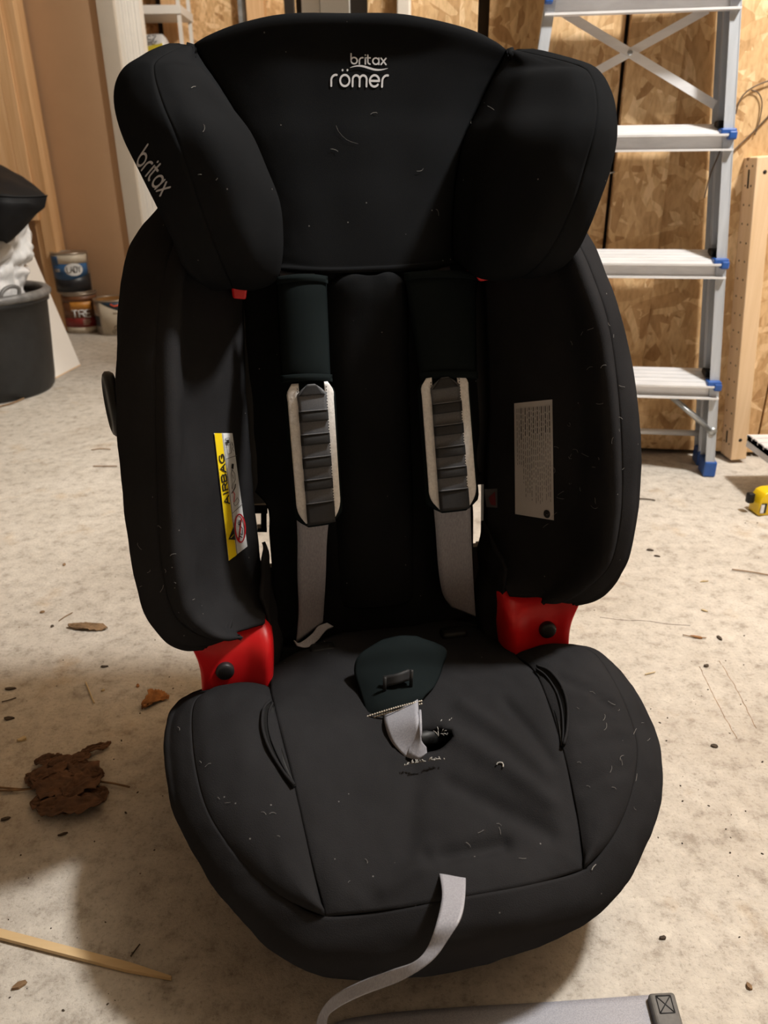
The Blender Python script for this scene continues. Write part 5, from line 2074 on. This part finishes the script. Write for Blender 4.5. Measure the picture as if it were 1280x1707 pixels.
def twig(pts, r, mat, label):
    bm = bmesh.new()
    a = W(*pts[0], z=0)
    add_tube(bm, spl([Vector(W(x, y, z=.0015 + r)) - V(a.x, a.y, 0) for x, y in pts], 12), r, 6)
    return tag(link('twig', bm, mat, loc=(a.x, a.y, 0)), label, 'twig')


twig(((143, 1137), (150, 1155), (157, 1172)), .0009, M['chip'], 'thin straw standing nearly upright in the picture above the leaf clump')
twig(((98, 1035), (108, 1028), (121, 1021)), .0007, M['bark'], 'short fine twig above the bark strip')
twig(((155, 777), (175, 777), (195, 777)), .0014, M['bark'], 'short dark straw below the side knob')
twig(((152, 750), (168, 748), (184, 749)), .0011, M['bark'], 'short straw directly under the side knob')
twig(((1220, 949), (1250, 953), (1290, 960)), .0011, M['bark'], 'thin stalk on the floor at the right picture edge')
twig(((1138, 1058), (1158, 1062), (1177, 1063)), .0008, M['bark'], 'fine twig lying over the rust-red sliver')
twig(((1060, 831), (1080, 832), (1092, 834)), .0014, M['crumb'], 'faint dark straw right of the upper wing')
twig(((1075, 1124), (1083, 1122), (1092, 1120)), .0008, M['chip'], 'pale bit of straw beside the right bolster')
twig(((218, 1594), (226, 1583), (233, 1574)), .0008, M['crumb'], 'short dark twig in the seat shadow above the splinter')
twig(((3, 1170), (15, 1167), (27, 1163)), .0009, M['crumb'], 'dark twig at the far left on the shaded floor')
twig(((40, 664), (20, 672), (-10, 680)), .0025, M['bark'], 'dusty twig at the foot of the black tub')

# countless fine crumbs
bm = bmesh.new()
for k in range(300):
    px, py = random.uniform(0, 1280), random.uniform(780, 1707)
    c = W(px, py, z=0)
    lc = c - ORG
    if abs(lc @ EX) < .27 and -.25 < lc @ EY < .33:
        continue
    s = random.uniform(.0004, .0012)
    m_ = Matrix.Translation((c.x, c.y, s * .5)) @ Matrix.Rotation(random.uniform(0, 3), 4, 'Z') @ Matrix.Diagonal((s * random.uniform(1, 2.2), s, s * .8, 1))
    bmesh.ops.create_icosphere(bm, subdivisions=1, radius=1.0, matrix=m_)
o = tag(link('floor_crumbs', bm, M['crumb']), 'fine dark crumbs scattered over the concrete floor', 'crumbs', kind='stuff')
# two scratches and a hairline crack in the slab
floor = bpy.data.objects['floor']
for nm, pts, r_, m_ in (('scratch', ((1165, 1110), (1192, 1165), (1228, 1232)), .0007, 'bark'), ('scratch', ((1199, 1102), (1228, 1150), (1260, 1214)), .0007, 'bark'),
                        ('crack', ((1000, 1029), (1040, 1034), (1075, 1035), (1110, 1040), (1150, 1043)), .0009, 'crumb')):
    bm = bmesh.new()
    P = spl([Vector(W(x, y, z=0)) for x, y in pts], 40)
    add_tube(bm, [p + V(.0012 * noise.noise(p * 90), .0012 * noise.noise(p * 80 + V(3, 0, 0)), -r_ * .55 + .0004 * noise.noise(p * 150)) for p in P], r_, 6)
    link(nm, bm, M[m_], floor)
